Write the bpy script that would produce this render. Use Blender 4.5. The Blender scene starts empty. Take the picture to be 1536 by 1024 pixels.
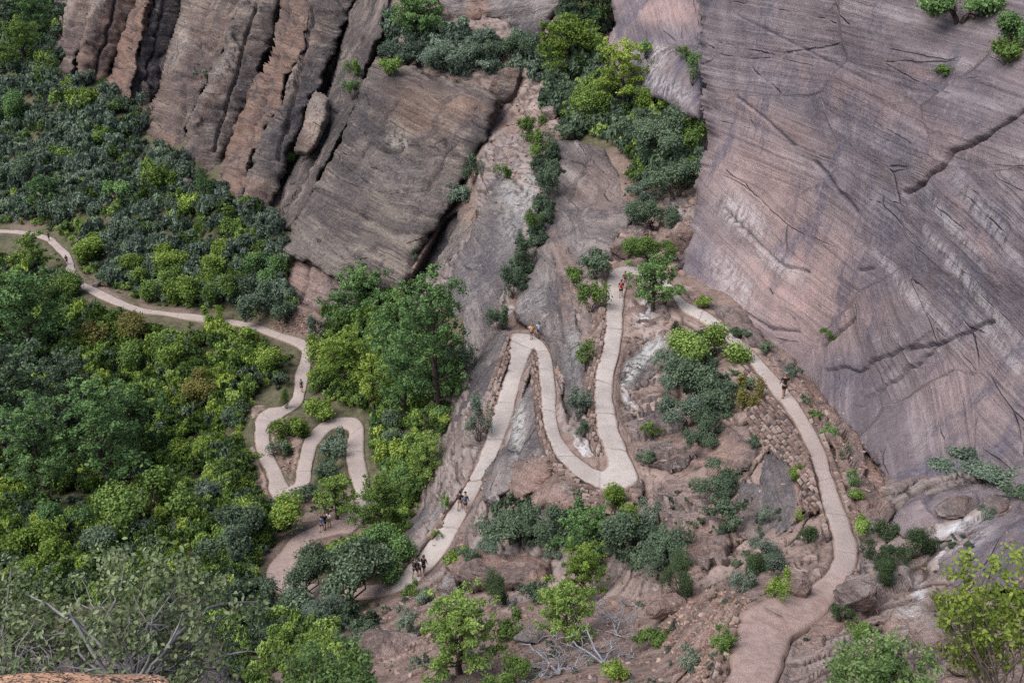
import bpy, math, random
import numpy as np
from mathutils import Vector, Matrix
from mathutils.bvhtree import BVHTree

random.seed(7)
RNG = np.random.default_rng(7)
SC = bpy.context.scene
COL = SC.collection
R = math.radians

# ------------------------------------------------------------------ survey: camera station at the world origin
F = 1493.3                    # 35 mm lens on a 36 mm sensor, in picture units of 1536
PITCH = R(24.0)
CP, SP = math.cos(PITCH), math.sin(PITCH)

def at(u, v, w):
    """bearing (u, v) and distance w along the viewing axis -> world point(s)"""
    u = np.asarray(u, float); v = np.asarray(v, float); w = np.asarray(w, float)
    x = (u - 768.0) / F * w
    yc = -(v - 512.0) / F * w
    return np.stack([x, w * CP + yc * SP, yc * CP - w * SP], -1)

def wz(v, z):
    """distance at which a bearing row v meets world height z"""
    return -np.asarray(z, float) / (SP + (np.asarray(v, float) - 512.0) / F * CP)

# ------------------------------------------------------------------ noise
def _h(ix, iy, iz, seed):
    with np.errstate(over='ignore'):
        n = (ix.astype(np.uint32) * np.uint32(374761393) + iy.astype(np.uint32) * np.uint32(668265263)
             + iz.astype(np.uint32) * np.uint32(2246822519) + np.uint32((seed * 3266489917) & 0xffffffff))
        n = (n ^ (n >> np.uint32(13))) * np.uint32(1274126177)
        n = (n ^ (n >> np.uint32(16))) * np.uint32(2654435769)
        n ^= n >> np.uint32(15)
    return n.astype(np.float64) / 4294967295.0

def vnoise(P, seed=0):
    P = np.asarray(P, float)
    i = np.floor(P).astype(np.int64); f = P - i
    f = f * f * f * (f * (f * 6 - 15) + 10)
    out = 0
    for dx in (0, 1):
        wx = f[..., 0] if dx else 1 - f[..., 0]
        for dy in (0, 1):
            wy = f[..., 1] if dy else 1 - f[..., 1]
            for dz in (0, 1):
                ww = f[..., 2] if dz else 1 - f[..., 2]
                out = out + wx * wy * ww * _h(i[..., 0] + dx, i[..., 1] + dy, i[..., 2] + dz, seed)
    return out * 2 - 1

def fbm(P, octaves=4, seed=0, gain=0.5, lac=2.03):
    a, s, out = 1.0, 1.0, 0
    for k in range(octaves):
        out = out + a * vnoise(np.asarray(P) * s + 17.3 * k, seed + k)
        a *= gain; s *= lac
    return out

def cells(P, seed=0):
    """(random value of the nearest cell, distance gap to the second nearest)"""
    P = np.asarray(P, float)
    i = np.floor(P).astype(np.int64)
    d1 = np.full(P.shape[:-1], 9.0); d2 = d1.copy(); val = np.zeros(P.shape[:-1])
    for dx in (-1, 0, 1):
        for dy in (-1, 0, 1):
            for dz in (-1, 0, 1):
                a, b, c = i[..., 0] + dx, i[..., 1] + dy, i[..., 2] + dz
                q = np.stack([a + _h(a, b, c, seed), b + _h(a, b, c, seed + 1), c + _h(a, b, c, seed + 2)], -1)
                d = np.linalg.norm(q - P, axis=-1)
                near = d < d1
                d2 = np.where(near, d1, np.minimum(d2, d))
                val = np.where(near, _h(a, b, c, seed + 3), val)
                d1 = np.where(near, d, d1)
    return val, d2 - d1

def sdist(U, V, poly):
    """signed distance to a polygon, positive inside"""
    p = np.asarray(poly, float)
    d = np.full(U.shape, 1e9); inside = np.zeros(U.shape, bool)
    for k in range(len(p)):
        ax, ay = p[k]; bx, by = p[(k + 1) % len(p)]
        ex, ey = bx - ax, by - ay
        L2 = ex * ex + ey * ey + 1e-9
        t = np.clip(((U - ax) * ex + (V - ay) * ey) / L2, 0, 1)
        d = np.minimum(d, np.hypot(U - ax - t * ex, V - ay - t * ey))
        if by != ay:
            c = ((ay > V) != (by > V)) & (U < ex * (V - ay) / (by - ay) + ax)
            inside ^= c
    return np.where(inside, d, -d)

def ldist(U, V, line):
    p = np.asarray(line, float); d = np.full(U.shape, 1e9)
    for k in range(len(p) - 1):
        ax, ay = p[k]; ex, ey = p[k + 1] - p[k]
        t = np.clip(((U - ax) * ex + (V - ay) * ey) / (ex * ex + ey * ey + 1e-9), 0, 1)
        d = np.minimum(d, np.hypot(U - ax - t * ex, V - ay - t * ey))
    return d

def sstep(x, a, b):
    t = np.clip((x - a) / (b - a), 0, 1)
    return t * t * (3 - 2 * t)

class TPS:
    def __init__(self, uv, val, lam=0.0):
        self.c = np.asarray(uv, float) / 500.0
        n = len(self.c)
        K = self._k(np.linalg.norm(self.c[:, None] - self.c[None], axis=-1)) + lam * np.eye(n)
        Pm = np.hstack([np.ones((n, 1)), self.c])
        A = np.zeros((n + 3, n + 3)); A[:n, :n] = K; A[:n, n:] = Pm; A[n:, :n] = Pm.T
        self.s = np.linalg.solve(A, np.concatenate([np.asarray(val, float), np.zeros(3)]))
    @staticmethod
    def _k(r):
        return np.where(r > 1e-9, r * r * np.log(np.maximum(r, 1e-9)), 0)
    def __call__(self, U, V):
        u = np.asarray(U, float).ravel() / 500; v = np.asarray(V, float).ravel() / 500
        n = len(self.c); out = self.s[n] + self.s[n + 1] * u + self.s[n + 2] * v
        for k in range(n):
            r2 = (u - self.c[k, 0]) ** 2 + (v - self.c[k, 1]) ** 2
            out += self.s[k] * 0.5 * r2 * np.log(np.maximum(r2, 1e-18))
        return out.reshape(np.shape(U))

# ------------------------------------------------------------------ scene helpers
def mesh_np(name, verts, faces, smooth=True, attrs=None):
    """faces: (n,3) or (n,4) int array; attrs: {name: (type, array)}"""
    me = bpy.data.meshes.new(name)
    verts = np.ascontiguousarray(verts, np.float32); faces = np.ascontiguousarray(faces, np.int32)
    n, k = faces.shape
    me.vertices.add(len(verts)); me.vertices.foreach_set('co', verts.ravel())
    me.loops.add(n * k); me.loops.foreach_set('vertex_index', faces.ravel())
    me.polygons.add(n)
    me.polygons.foreach_set('loop_start', np.arange(0, n * k, k, dtype=np.int32))
    me.polygons.foreach_set('loop_total', np.full(n, k, np.int32))
    me.polygons.foreach_set('use_smooth', np.full(n, smooth, bool))
    me.update(calc_edges=True)
    for an, (ty, arr) in (attrs or {}).items():
        a = me.attributes.new(an, ty, 'POINT')
        key = {'FLOAT': 'value', 'FLOAT_VECTOR': 'vector'}[ty]
        a.data.foreach_set(key, np.ascontiguousarray(arr, np.float32).ravel())
    return me

def link(name, me, mats=None, parent=None):
    o = bpy.data.objects.new(name, me); COL.objects.link(o)
    if mats is not None:
        for m in (mats if isinstance(mats, (list, tuple)) else [mats]):
            me.materials.append(m)
    if parent is not None: o.parent = parent
    return o

def tag(o, label=None, cat=None, group=None, kind=None):
    if label: o['label'] = label
    if cat: o['category'] = cat
    if group: o['group'] = group
    if kind: o['kind'] = kind
    return o

def empty(name, loc, rz=0.0):
    o = bpy.data.objects.new(name, None); COL.objects.link(o)
    o.empty_display_size = 0.2
    o.location = loc; o.rotation_euler = (0, 0, rz)
    return o

def copy_tree(o, parent=None):
    c = o.copy(); COL.objects.link(c)
    if parent is not None: c.parent = parent
    for ch in list(o.children): copy_tree(ch, c)
    return c

# ------------------------------------------------------------------ materials
class NT:
    def __init__(self, name):
        self.m = bpy.data.materials.new(name); self.m.use_nodes = True
        self.t = self.m.node_tree; self.t.nodes.clear()
    def n(self, ty, **kw):
        nd = self.t.nodes.new(ty)
        for k, v in kw.items():
            if k.startswith('i_'):
                nd.inputs[k[2:].replace('_', ' ')].default_value = v
            else: setattr(nd, k, v)
        return nd
    def l(self, a, b): self.t.links.new(a, b)
    def val(self, x, sock):
        if isinstance(x, (int, float)): sock.default_value = x
        elif isinstance(x, (tuple, list)): sock.default_value = (*x, 1.0) if len(x) == 3 and len(sock.default_value) == 4 else x
        else: self.l(x, sock)
    def mix(self, f, a, b, mode='MIX'):
        nd = self.n('ShaderNodeMix', data_type='RGBA', blend_type=mode)
        self.val(f, nd.inputs[0]); self.val(a, nd.inputs[6]); self.val(b, nd.inputs[7])
        return nd.outputs[2]
    def math(self, op, a, b=0.0, c=None, clamp=False):
        nd = self.n('ShaderNodeMath', operation=op, use_clamp=clamp)
        self.val(a, nd.inputs[0]); self.val(b, nd.inputs[1])
        if c is not None: self.val(c, nd.inputs[2])
        return nd.outputs[0]
    def rng(self, x, a, b, c=0.0, d=1.0, smooth=True):
        nd = self.n('ShaderNodeMapRange', interpolation_type='SMOOTHSTEP' if smooth else 'LINEAR')
        self.val(x, nd.inputs[0]); nd.inputs[1].default_value = a; nd.inputs[2].default_value = b
        nd.inputs[3].default_value = c; nd.inputs[4].default_value = d
        return nd.outputs[0]
    def noise(self, vec, scale, detail=3, rough=0.55, dist=0.0):
        nd = self.n('ShaderNodeTexNoise'); nd.inputs['Scale'].default_value = scale
        nd.inputs['Detail'].default_value = detail; nd.inputs['Roughness'].default_value = rough
        nd.inputs['Distortion'].default_value = dist
        if vec is not None: self.l(vec, nd.inputs['Vector'])
        return nd.outputs['Fac']
    def attr(self, name, out='Fac'):
        return self.n('ShaderNodeAttribute', attribute_name=name).outputs[out]
    def scaled(self, vec, s, off=(0, 0, 0)):
        nd = self.n('ShaderNodeMapping'); self.l(vec, nd.inputs['Vector'])
        nd.inputs['Scale'].default_value = s; nd.inputs['Location'].default_value = off
        return nd.outputs[0]
    def pos(self): return self.n('ShaderNodeNewGeometry').outputs['Position']
    def finish(self, color, rough=0.85, bump=None, bump_d=0.1, bump_s=1.0, spec=0.25, translucent=0.0):
        b = self.n('ShaderNodeBsdfPrincipled')
        self.val(color, b.inputs['Base Color']); self.val(rough, b.inputs['Roughness'])
        b.inputs['Specular IOR Level'].default_value = spec
        if bump is not None:
            bp = self.n('ShaderNodeBump'); bp.inputs['Distance'].default_value = bump_d; bp.inputs['Strength'].default_value = bump_s
            self.l(bump, bp.inputs['Height']); self.l(bp.outputs[0], b.inputs['Normal'])
        out = self.n('ShaderNodeOutputMaterial')
        if translucent:
            tr = self.n('ShaderNodeBsdfTranslucent'); self.val(color, tr.inputs['Color'])
            mx = self.n('ShaderNodeMixShader'); mx.inputs[0].default_value = translucent
            self.l(b.outputs[0], mx.inputs[1]); self.l(tr.outputs[0], mx.inputs[2]); self.l(mx.outputs[0], out.inputs['Surface'])
        else: self.l(b.outputs[0], out.inputs['Surface'])
        return self.m

def rock_mat(name, c_dark, c_mid, c_light, c_pink=(.36, .22, .17), c_white=(.5, .49, .47), c_var=(.07, .065, .075), line=1.0, mscale=0.09, crack=1.0, grainy=1.0, sweep=1.0):
    """bedded sandstone: 'bed' = metres along / across the bedding, 'dark' 'pink' 'white' = stains"""
    t = NT(name)
    bed = t.attr('bed', 'Vector'); p = t.pos()
    wob = t.n('ShaderNodeTexNoise'); wob.inputs['Scale'].default_value = .9; wob.inputs['Detail'].default_value = 4; t.l(p, wob.inputs['Vector'])
    wv = t.n('ShaderNodeVectorMath', operation='SCALE'); t.l(wob.outputs['Color'], wv.inputs[0]); wv.inputs['Scale'].default_value = .55 / sweep
    ad = t.n('ShaderNodeVectorMath', operation='ADD'); t.l(bed, ad.inputs[0]); t.l(wv.outputs[0], ad.inputs[1]); bedw = ad.outputs[0]
    big = t.noise(p, mscale, 5, .62)
    mid = t.noise(p, mscale * 6, 5, .65)
    grain = t.noise(p, 2.6, 5, .72)
    s1 = t.noise(t.scaled(bedw, (.12, .55, .3)), 1.0, 5, .66)
    s2 = t.noise(t.scaled(bedw, (.16 / sweep, 2.6 / sweep ** .5, .5), (3, 7, 0)), 1.0, 4, .66)
    s3 = t.noise(t.scaled(bedw, (.28 / sweep, 6.5 / sweep ** .5, 1), (9, 2, 0)), 1.0, 3, .6)
    lm = t.rng(t.noise(p, mscale * 2.2, 3, .6), .36, .62, .15, 1.0)          # where the bedding shows
    c = t.mix(t.rng(big, .36, .64), c_dark, c_mid)
    c = t.mix(t.math('MULTIPLY', t.rng(s1, .47, .66), .7), c, c_light)
    c = t.mix(t.math('MULTIPLY', t.math('MULTIPLY', t.rng(s2, .53, .70), lm), .55 * line), c, tuple(min(1, x * 1.2) for x in c_light))
    c = t.mix(t.math('MULTIPLY', t.math('MULTIPLY', t.rng(s2, .46, .30), lm), .65 * line), c, tuple(x * .45 for x in c_dark))
    c = t.mix(t.math('MULTIPLY', t.math('MULTIPLY', t.rng(s3, .48, .34), lm), .55 * line), c, tuple(x * .5 for x in c_dark))
    c = t.mix(t.math('MULTIPLY', t.math('MULTIPLY', t.rng(s3, .54, .70), lm), .35 * line), c, tuple(min(1, x * 1.15) for x in c_light))
    pk = t.math('MULTIPLY', t.attr('pink'), t.rng(mid, .25, .6, .45, 1.0))
    c = t.mix(pk, c, t.mix(t.rng(s2, .35, .65), tuple(x * .74 for x in c_pink), c_pink))
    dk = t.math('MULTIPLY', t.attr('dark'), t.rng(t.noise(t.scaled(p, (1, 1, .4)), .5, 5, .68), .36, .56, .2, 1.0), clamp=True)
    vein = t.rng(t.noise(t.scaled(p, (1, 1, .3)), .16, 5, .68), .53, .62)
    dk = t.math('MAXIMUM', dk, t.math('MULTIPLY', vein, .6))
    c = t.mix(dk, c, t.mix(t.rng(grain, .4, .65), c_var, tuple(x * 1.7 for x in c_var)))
    wh = t.math('MULTIPLY', t.attr('white'), t.rng(t.noise(t.scaled(p, (1, 1, .3)), 1.6, 4, .7), .40, .56), clamp=True)
    spots = t.math('MULTIPLY', t.math('MULTIPLY', t.rng(grain, .58, .70), t.rng(mid, .45, .62)), .55 * grainy)
    c = t.mix(t.math('MAXIMUM', wh, spots), c, c_white)
    v = t.n('ShaderNodeTexVoronoi', feature='DISTANCE_TO_EDGE'); v.inputs['Scale'].default_value = 1.0; v.inputs['Randomness'].default_value = 1.0
    t.l(t.scaled(bedw, (.085, .30, .1)), v.inputs['Vector'])
    cr = t.math('MULTIPLY', t.rng(v.outputs['Distance'], .0, .016, 1, 0), t.rng(t.noise(p, mscale * 2.7, 3, .6), .50, .60))
    c = t.mix(t.math('MULTIPLY', cr, .75 * crack), c, tuple(x * .35 for x in c_dark))
    fine = t.noise(p, 8, 4, .72)
    c = t.mix(.6 * grainy, c, t.mix(t.rng(fine, .25, .75), (.30, .30, .30), (.72, .71, .70)), 'OVERLAY')
    c = t.mix(.5 * grainy, c, t.mix(t.rng(grain, .3, .7), (.32, .32, .33), (.68, .67, .66)), 'OVERLAY')
    h = t.math('ADD', t.math('MULTIPLY', s2, .9), t.math('MULTIPLY', s3, .35))
    h = t.math('ADD', h, t.math('MULTIPLY', grain, 1.3 * grainy))
    h = t.math('ADD', h, t.math('MULTIPLY', fine, .4))
    h = t.math('SUBTRACT', h, t.math('MULTIPLY', cr, .8))
    return t.finish(c, .92, h, .40, .9, .12)

def leaf_mat(name, dark, mid, light, spread=0.5, trans=.22):
    t = NT(name)
    f = t.math('ADD', t.attr('tint'), t.math('MULTIPLY', t.math('SUBTRACT', t.n('ShaderNodeObjectInfo').outputs['Random'], .5), spread * .6))
    f = t.math('ADD', f, t.math('MULTIPLY', t.attr('vary'), spread))
    c = t.mix(t.rng(f, .0, .5, smooth=False), dark, mid)
    c = t.mix(t.rng(f, .5, 1.0, smooth=False), c, light)
    return t.finish(c, .6, spec=.2, translucent=trans)

def plain_mat(name, c, rough=.8, var=.25, scale=6.0, bump=0.0):
    t = NT(name); p = t.n('ShaderNodeTexCoord').outputs['Object']
    n = t.noise(p, scale, 4, .6)
    col = t.mix(t.rng(n, .3, .7), tuple(x * (1 - var) for x in c), tuple(min(1, x * (1 + var)) for x in c))
    return t.finish(col, rough, n if bump else None, bump or .1, .6, .2)
# ------------------------------------------------------------------ materials of the place
M = {}
M['wall'] = rock_mat('slickrock', (.142, .118, .130), (.236, .194, .203), (.34, .292, .302), c_pink=(.42, .30, .285), c_white=(.56, .52, .52), c_var=(.085, .08, .108), mscale=.07, line=.85, crack=.35, grainy=.5, sweep=2.6)
M['cliff'] = rock_mat('varnished_sandstone', (.085, .073, .07), (.16, .134, .124), (.34, .285, .242), c_pink=(.34, .20, .145), c_white=(.46, .42, .38), c_var=(.05, .045, .052), mscale=.10)
M['slab'] = rock_mat('grey_sandstone', (.135, .118, .117), (.215, .187, .184), (.38, .335, .315), c_pink=(.36, .225, .175), c_white=(.5, .5, .49), c_var=(.075, .07, .08), mscale=.12)
M['red'] = rock_mat('red_sandstone', (.175, .135, .126), (.30, .235, .218), (.42, .35, .33), c_pink=(.42, .275, .225), c_white=(.5, .46, .43), c_var=(.08, .07, .07), mscale=.2)

def trail_mat():
    t = NT('trail_paving'); p = t.pos()
    a = t.noise(p, .28, 5, .65); b = t.noise(p, 2.2, 5, .7); d = t.noise(p, 14, 3, .7)
    c = t.mix(t.rng(a, .32, .68), (.35, .308, .285), (.465, .418, .39))
    c = t.mix(t.math('MULTIPLY', t.rng(b, .48, .70), .5), c, (.34, .28, .25))
    c = t.mix(t.math('MULTIPLY', t.rng(b, .44, .28), .35), c, (.56, .50, .48))
    c = t.mix(t.attr('pinkish'), c, t.mix(t.rng(b, .3, .7), (.30, .205, .178), (.42, .315, .283)))
    e = t.math('ADD', t.attr('edge'), t.math('MULTIPLY', t.math('SUBTRACT', b, .5), 1.1))
    c = t.mix(t.rng(e, .45, .95, 0, .85), c, (.27, .185, .15))
    c = t.mix(t.math('MULTIPLY', t.rng(d, .52, .75), .4), c, (.22, .175, .16))
    r = t.math('ADD', t.attr('run'), t.math('MULTIPLY', b, .5))
    j = t.math('ABSOLUTE', t.math('SUBTRACT', t.math('FRACT', t.math('MULTIPLY', r, .21)), .5))
    c = t.mix(t.math('MULTIPLY', t.rng(j, .0, .03, 1, 0), t.math('MULTIPLY', t.rng(a, .40, .58), t.math('SUBTRACT', .75, t.math('MULTIPLY', t.attr('pinkish'), .5)))), c, (.17, .13, .115))
    return t.finish(c, .92, t.math('ADD', b, d), .08, .7, .1)
M['trail'] = trail_mat()

def ground_mat():
    t = NT('canyon_ground'); p = t.pos(); bed = t.attr('bed', 'Vector')
    a = t.noise(p, .16, 4, .6); b = t.noise(p, 1.1, 5, .65); d = t.noise(p, 6, 4, .7)
    soil = t.mix(t.rng(b, .3, .7), (.155, .108, .094), (.27, .20, .175))
    soil = t.mix(t.math('MULTIPLY', t.rng(d, .5, .75), .6), soil, (.35, .26, .22))
    green = t.mix(t.rng(b, .35, .65), (.07, .074, .042), (.14, .125, .08))
    green = t.mix(t.math('MULTIPLY', t.rng(d, .55, .75), .5), green, (.13, .105, .075))
    s = t.noise(t.scaled(bed, (.22, 1.9, 1)), 1.0, 3, .6, .3)
    s2 = t.noise(t.scaled(bed, (.3, 6, 1), (3, 1, 0)), 1.0, 2, .6, .2)
    rock = t.mix(t.rng(a, .35, .65), (.20, .155, .14), (.29, .225, .205))
    rock = t.mix(t.math('MULTIPLY', t.rng(s, .48, .7), .7), rock, (.40, .325, .295))
    rock = t.mix(t.math('MULTIPLY', t.rng(s2, .45, .3), .6), rock, (.09, .062, .052))
    rock = t.mix(t.math('MULTIPLY', t.rng(b, .52, .72), .5), rock, (.17, .15, .15))
    rock = t.mix(t.attr('pink'), rock, t.mix(t.rng(s, .35, .65), (.28, .185, .15), (.42, .30, .255)))
    rock = t.mix(t.math('MULTIPLY', t.attr('grey'), t.rng(b, .25, .5)), rock, t.mix(t.rng(s, .35, .65), (.15, .135, .135), (.30, .275, .27)))
    rock = t.mix(t.math('MULTIPLY', t.attr('white'), t.rng(t.noise(t.scaled(p, (1.2, 1.2, .3)), 1.3, 4, .7), .38, .52), clamp=True), rock, (.62, .62, .64))
    rock = t.mix(t.math('MULTIPLY', t.attr('crease'), .85), rock, (.055, .038, .03))
    c = t.mix(t.math('ADD', t.attr('green'), t.math('MULTIPLY', t.math('SUBTRACT', b, .5), .8), clamp=True), soil, green)
    c = t.mix(t.rng(t.math('ADD', t.attr('rock'), t.math('MULTIPLY', t.math('SUBTRACT', b, .5), .7)), .4, .6), c, rock)
    c = t.mix(.45, c, t.mix(t.rng(d, .25, .75), (.33, .33, .33), (.68, .67, .66)), 'OVERLAY')
    h = t.math('ADD', t.math('MULTIPLY', b, .8), t.math('MULTIPLY', d, .4))
    h = t.math('ADD', h, t.math('MULTIPLY', s2, .6))
    return t.finish(c, .95, h, .3, .9, .1)
M['ground'] = ground_mat()

# ------------------------------------------------------------------ the trail: cross-sections (left bearing, right bearing, height)
TRAIL = [
 [(-90,347,-90,342,-57.6),(0,349,0,344,-57.4),(37,352,37,346,None),(68,360,76,355,None),(75,366,88,364,None),(90,381,105,380,None),(100,397,110,392,-57),
  (98,409,115,407,None),(110,425,128,424,None),(143,444,153,435,None),(177,459,187,452,None),(213,469,220,463,None),(250,473,252,467,-56.8),
  (280,479,287,470,None),(333,485,340,478,None),(377,494,383,485,None),(413,507,423,499,None),(443,519,459,510,-56.4),(452,528,466,519,None),
  (450,542,467,539,None),(443,562,465,559,None),(441,587,458,590,-56),(436,600,452,607,None),(424,609,430,622,None),(405,611,418,631,None),
  (390,619,408,633,None),(383,634,405,641,None),(383,655,405,657,-55.6),(387,684,411,682,None),(400,708,422,705,None),(404,737,434,729,-55.3),
  (415,752,439,726,None),(440,758,441,725,None),(460,745,443,722,-55.1),(467,715,445,712,None),(471,690,448,692,None),(475,672,453,670,None),
  (482,660,460,654,None),(495,646,477,637,-54.6),(508,642,492,629,None),(518,643,512,625,None),(523,647,535,626,None),(523,655,546,640,None),
  (518,669,546,668,-54.4),(519,691,549,697,None),(530,728,555,724,-54),(534,750,557,748,None),(530,765,552,775,None),(512,776,530,797,-53.6),
  (490,782,510,801,None),(468,791,487,806,None),(440,803,470,812,None),(417,830,453,832,-52.8),(404,846,447,848,-52.5),(398,866,443,862,None),
  (412,886,450,873,-51.7),(450,896,480,874,None),(500,898,505,876,None),(550,897,552,876,-50),(590,890,585,872,-49.2)],
 [(590,890,585,872,-49.2),(620,877,598,866,-48.7),(640,861,612,848,None),(655,847,629,831,-48),(672,824,643,812,-47.3),(685,801,656,797,None),(702,771,671,769,-45.7),(719,737,690,740,None),
  (732,711,705,715,None),(742,691,717,694,-43.6),(748,680,722,680,None),(769,625,739,625,-42),(778,585,752,580,None),(793,538,763,545,-40.4),
  (799,526,765,512,None),(800,524,770,500,-40),(801,523,790,500,None),(802,523,804,505,None),(803,524,815,513,None),(804,527,824,527,None),
  (806,537,829,543,-39.7),(809,560,832,564,None),(811,590,834,592,None),(814,625,836,632,-38.5),(820,652,845,659,None),(833,684,864,683,-37.5),
  (849,699,880,694,None),(865,715,890,701,None),(889,728,898,704,None),(912,736,903,705,-36.7),(942,733,908,702,None),(958,720,910,697,None),
  (955,704,911,690,-36.3),(946,686,908,680,None),(940,672,904,666,None),(929,642,895,642,None),(920,605,892,602,None),(920,569,894,560,-35.4),
  (930,529,904,522,None),(935,475,909,475,None),(937,449,910,437,-34.4),(942,424,911,416,None),(947,417,917,406,None),(955,412,932,400,-34),
  (968,416,955,400,None),(985,424,975,408,None),(1003,438,1000,420,-33.6),(1013,452,1016,436,None),(1024,466,1026,450,-33.3),(1057,486,1065,470,None),(1097,516,1105,503,None),(1124,543,1133,530,-32.3),
  (1144,572,1164,562,None),(1174,609,1191,595,-31.3),(1194,639,1211,625,None),(1212,677,1239,677,-30.1),(1227,727,1251,721,None),(1234,767,1269,770,-28.6),
  (1249,804,1284,812,None),(1250,835,1286,840,-27.5),(1240,858,1277,862,None),(1222,873,1262,886,None),(1195,883,1248,906,None),(1168,888,1238,926,-26.3),(1138,902,1218,942,None),
  (1114,920,1192,958,None),(1102,960,1180,982,-25.1),(1088,1024,1168,1021,-24),(1080,1080,1148,1080,None),(1065,1190,1145,1190,-21.5)],
]
def fill_z(rows):
    k = [i for i, r in enumerate(rows) if r[4] is not None]
    m = np.array([((r[0] + r[2]) / 2, (r[1] + r[3]) / 2 * 1.3) for r in rows]); s = np.concatenate([[0], np.cumsum(np.linalg.norm(np.diff(m, axis=0), axis=1))])
    z = np.interp(s, s[k], [rows[i][4] for i in k])
    return [(*r[:4], z[i]) for i, r in enumerate(rows)]
def catmull(A, per):
    A = np.asarray(A, float); out = []
    for i in range(len(A) - 1):
        p0, p1, p2, p3 = A[max(i - 1, 0)], A[i], A[i + 1], A[min(i + 2, len(A) - 1)]
        for s in np.arange(per) / per:
            out.append(.5 * (2 * p1 + (p2 - p0) * s + (2 * p0 - 5 * p1 + 4 * p2 - p3) * s * s + (3 * p1 - p0 - 3 * p2 + p3) * s ** 3))
    out.append(A[-1]); return np.array(out)
TRAIL = [fill_z(r) for r in TRAIL]
FINE = [catmull(r, 9) for r in TRAIL]

def trail_sd(U, V):
    """signed distance (picture units) to the trail, positive on it"""
    out = np.full(U.shape, -1e9)
    for fi in FINE:
        for i in range(0, len(fi) - 1, 36):
            s = fi[i:i + 37]
            lo = s[:, [0, 2]].min() - 60, s[:, [1, 3]].min() - 60; hi = s[:, [0, 2]].max() + 60, s[:, [1, 3]].max() + 60
            sel = (U > lo[0]) & (U < hi[0]) & (V > lo[1]) & (V < hi[1])
            if not sel.any(): continue
            ring = np.vstack([s[:, :2], s[::-1, 2:4]])
            out[sel] = np.maximum(out[sel], sdist(U[sel], V[sel], ring))
    return out

# ------------------------------------------------------------------ the ground
GC = []      # (u, v, w)
for r in TRAIL:
    for i, (a, b, c, d, z) in enumerate(r):
        GC.append((a, b, wz(b, z)))
        if math.hypot(c - a, d - b) > 8: GC.append((c, d, wz(d, z)))
for u, v, w in [(-300,-200,420),(-300,0,330),(0,0,300),(0,-200,380),(60,0,290),(50,100,255),(0,200,232),(100,180,214),(50,260,208),(0,300,203),(-300,300,222),(150,300,185),
  (80,140,236),(157,150,216),(220,225,196),(265,270,178),(335,300,166),(410,340,154),(430,400,147),(440,455,142),(520,480,138),(600,470,130),(560,560,121),
  (490,560,127),(600,640,108),(660,560,109),(680,480,114),(640,700,97),(590,720,98.5),(600,800,87.5),(300,120,225),(300,-150,300),(450,100,200),(450,-150,230),
  (740,800,74),(800,760,70.5),(850,780,66),(950,780,62),(720,850,71.6),(830,850,65),(940,850,58),(1000,800,56.5),(630,760,92),
  (650,920,64.5),(650,1000,52),(760,960,53.5),(850,920,56),(900,1000,44),(1000,900,49.6),(1020,1000,40.4),(1060,930,43.5),(740,900,63),
  (1000,540,83),(1060,560,76),(1000,640,73.5),(1080,640,69),(950,620,76.5),(1000,720,66),(1080,720,62),(1150,700,59.5),(1150,760,55.5),(1080,800,55),(1180,800,50.5),(1100,870,47.5),(1050,860,51),(970,540,85),
  (940,370,104),(980,300,113),(990,220,122),(930,130,134),(870,60,148),(870,0,158),(860,-200,185),(830,180,135),(820,130,142),(780,160,146),(700,100,154),(620,60,162),(560,20,172),(540,-200,210),(700,-200,195),
  (770,250,126),(800,310,117),(790,380,111),(765,450,105.5),(752,490,101.5),(720,300,131),(700,400,121),(650,300,145),(520,250,160),
  (1050,150,130),(1040,330,108),(1100,300,108),(1300,300,105),(1300,-200,120),(1500,300,95),(1500,600,70),(1300,600,78),(1836,300,90),(1836,-200,110),
  (1340,775,49.6),(1400,760,47.5),(1536,745,45),(1350,850,43.5),(1450,900,38),(1536,850,38.5),(1310,950,36.5),(1400,1000,31),(1536,1024,26),(1250,1000,33.5),(1290,740,53.3),(1240,620,66),(1130,490,83.5),(1050,430,93.5),
  (1836,750,42),(1836,1000,24),(2400,300,75),(2400,750,36),(2400,1000,20),(2400,-200,100),(-700,300,230),(-700,900,80)]:
    GC.append((u, v, w))
for u, v, z in [(-300,420,-62),(0,450,-60.6),(0,600,-63.5),(0,750,-61),(150,600,-62),(250,550,-60.5),(300,650,-60),(200,750,-58.5),(320,760,-56.5),(100,850,-54),(250,850,-52.5),(0,900,-50.5),
  (350,880,-50),(-300,650,-66),(-300,900,-51),(0,1024,-41),(250,1000,-42.5),(400,950,-45.5),(500,930,-47),(570,960,-43),(500,1010,-38.5),
  (700,1250,-27),(1040,1250,-20.5),(250,1300,-32),(1400,1250,-15.5),(-300,1300,-36),(1836,1300,-13)]:
    GC.append((u, v, float(wz(v, z))))
GC = np.array(GC)
_, keep = np.unique(np.round(GC[:, :2] / 4), axis=0, return_index=True)
GC = GC[np.sort(keep)]
GT = TPS(GC[:, :2], 100.0 / GC[:, 2], lam=2e-4)
def ground_w(U, V):
    return 100.0 / np.clip(GT(U, V), .16, 8.0)

PUSH = []
SURF = []        # every rock and soil surface, for standing things on
def keep_surface(P, faces): SURF.append((np.asarray(P), np.asarray(faces)))

def grid_faces(ok):
    nv, nu = ok.shape
    idx = np.arange(nv * nu).reshape(nv, nu)
    q = np.stack([idx[:-1, :-1], idx[1:, :-1], idx[1:, 1:], idx[:-1, 1:]], -1)
    good = ok[:-1, :-1] & ok[1:, :-1] & ok[1:, 1:] & ok[:-1, 1:]
    q = q[good]
    used = np.zeros(nv * nu, bool); used[q.ravel()] = True
    new = np.cumsum(used) - 1
    return used, new[q]

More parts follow.
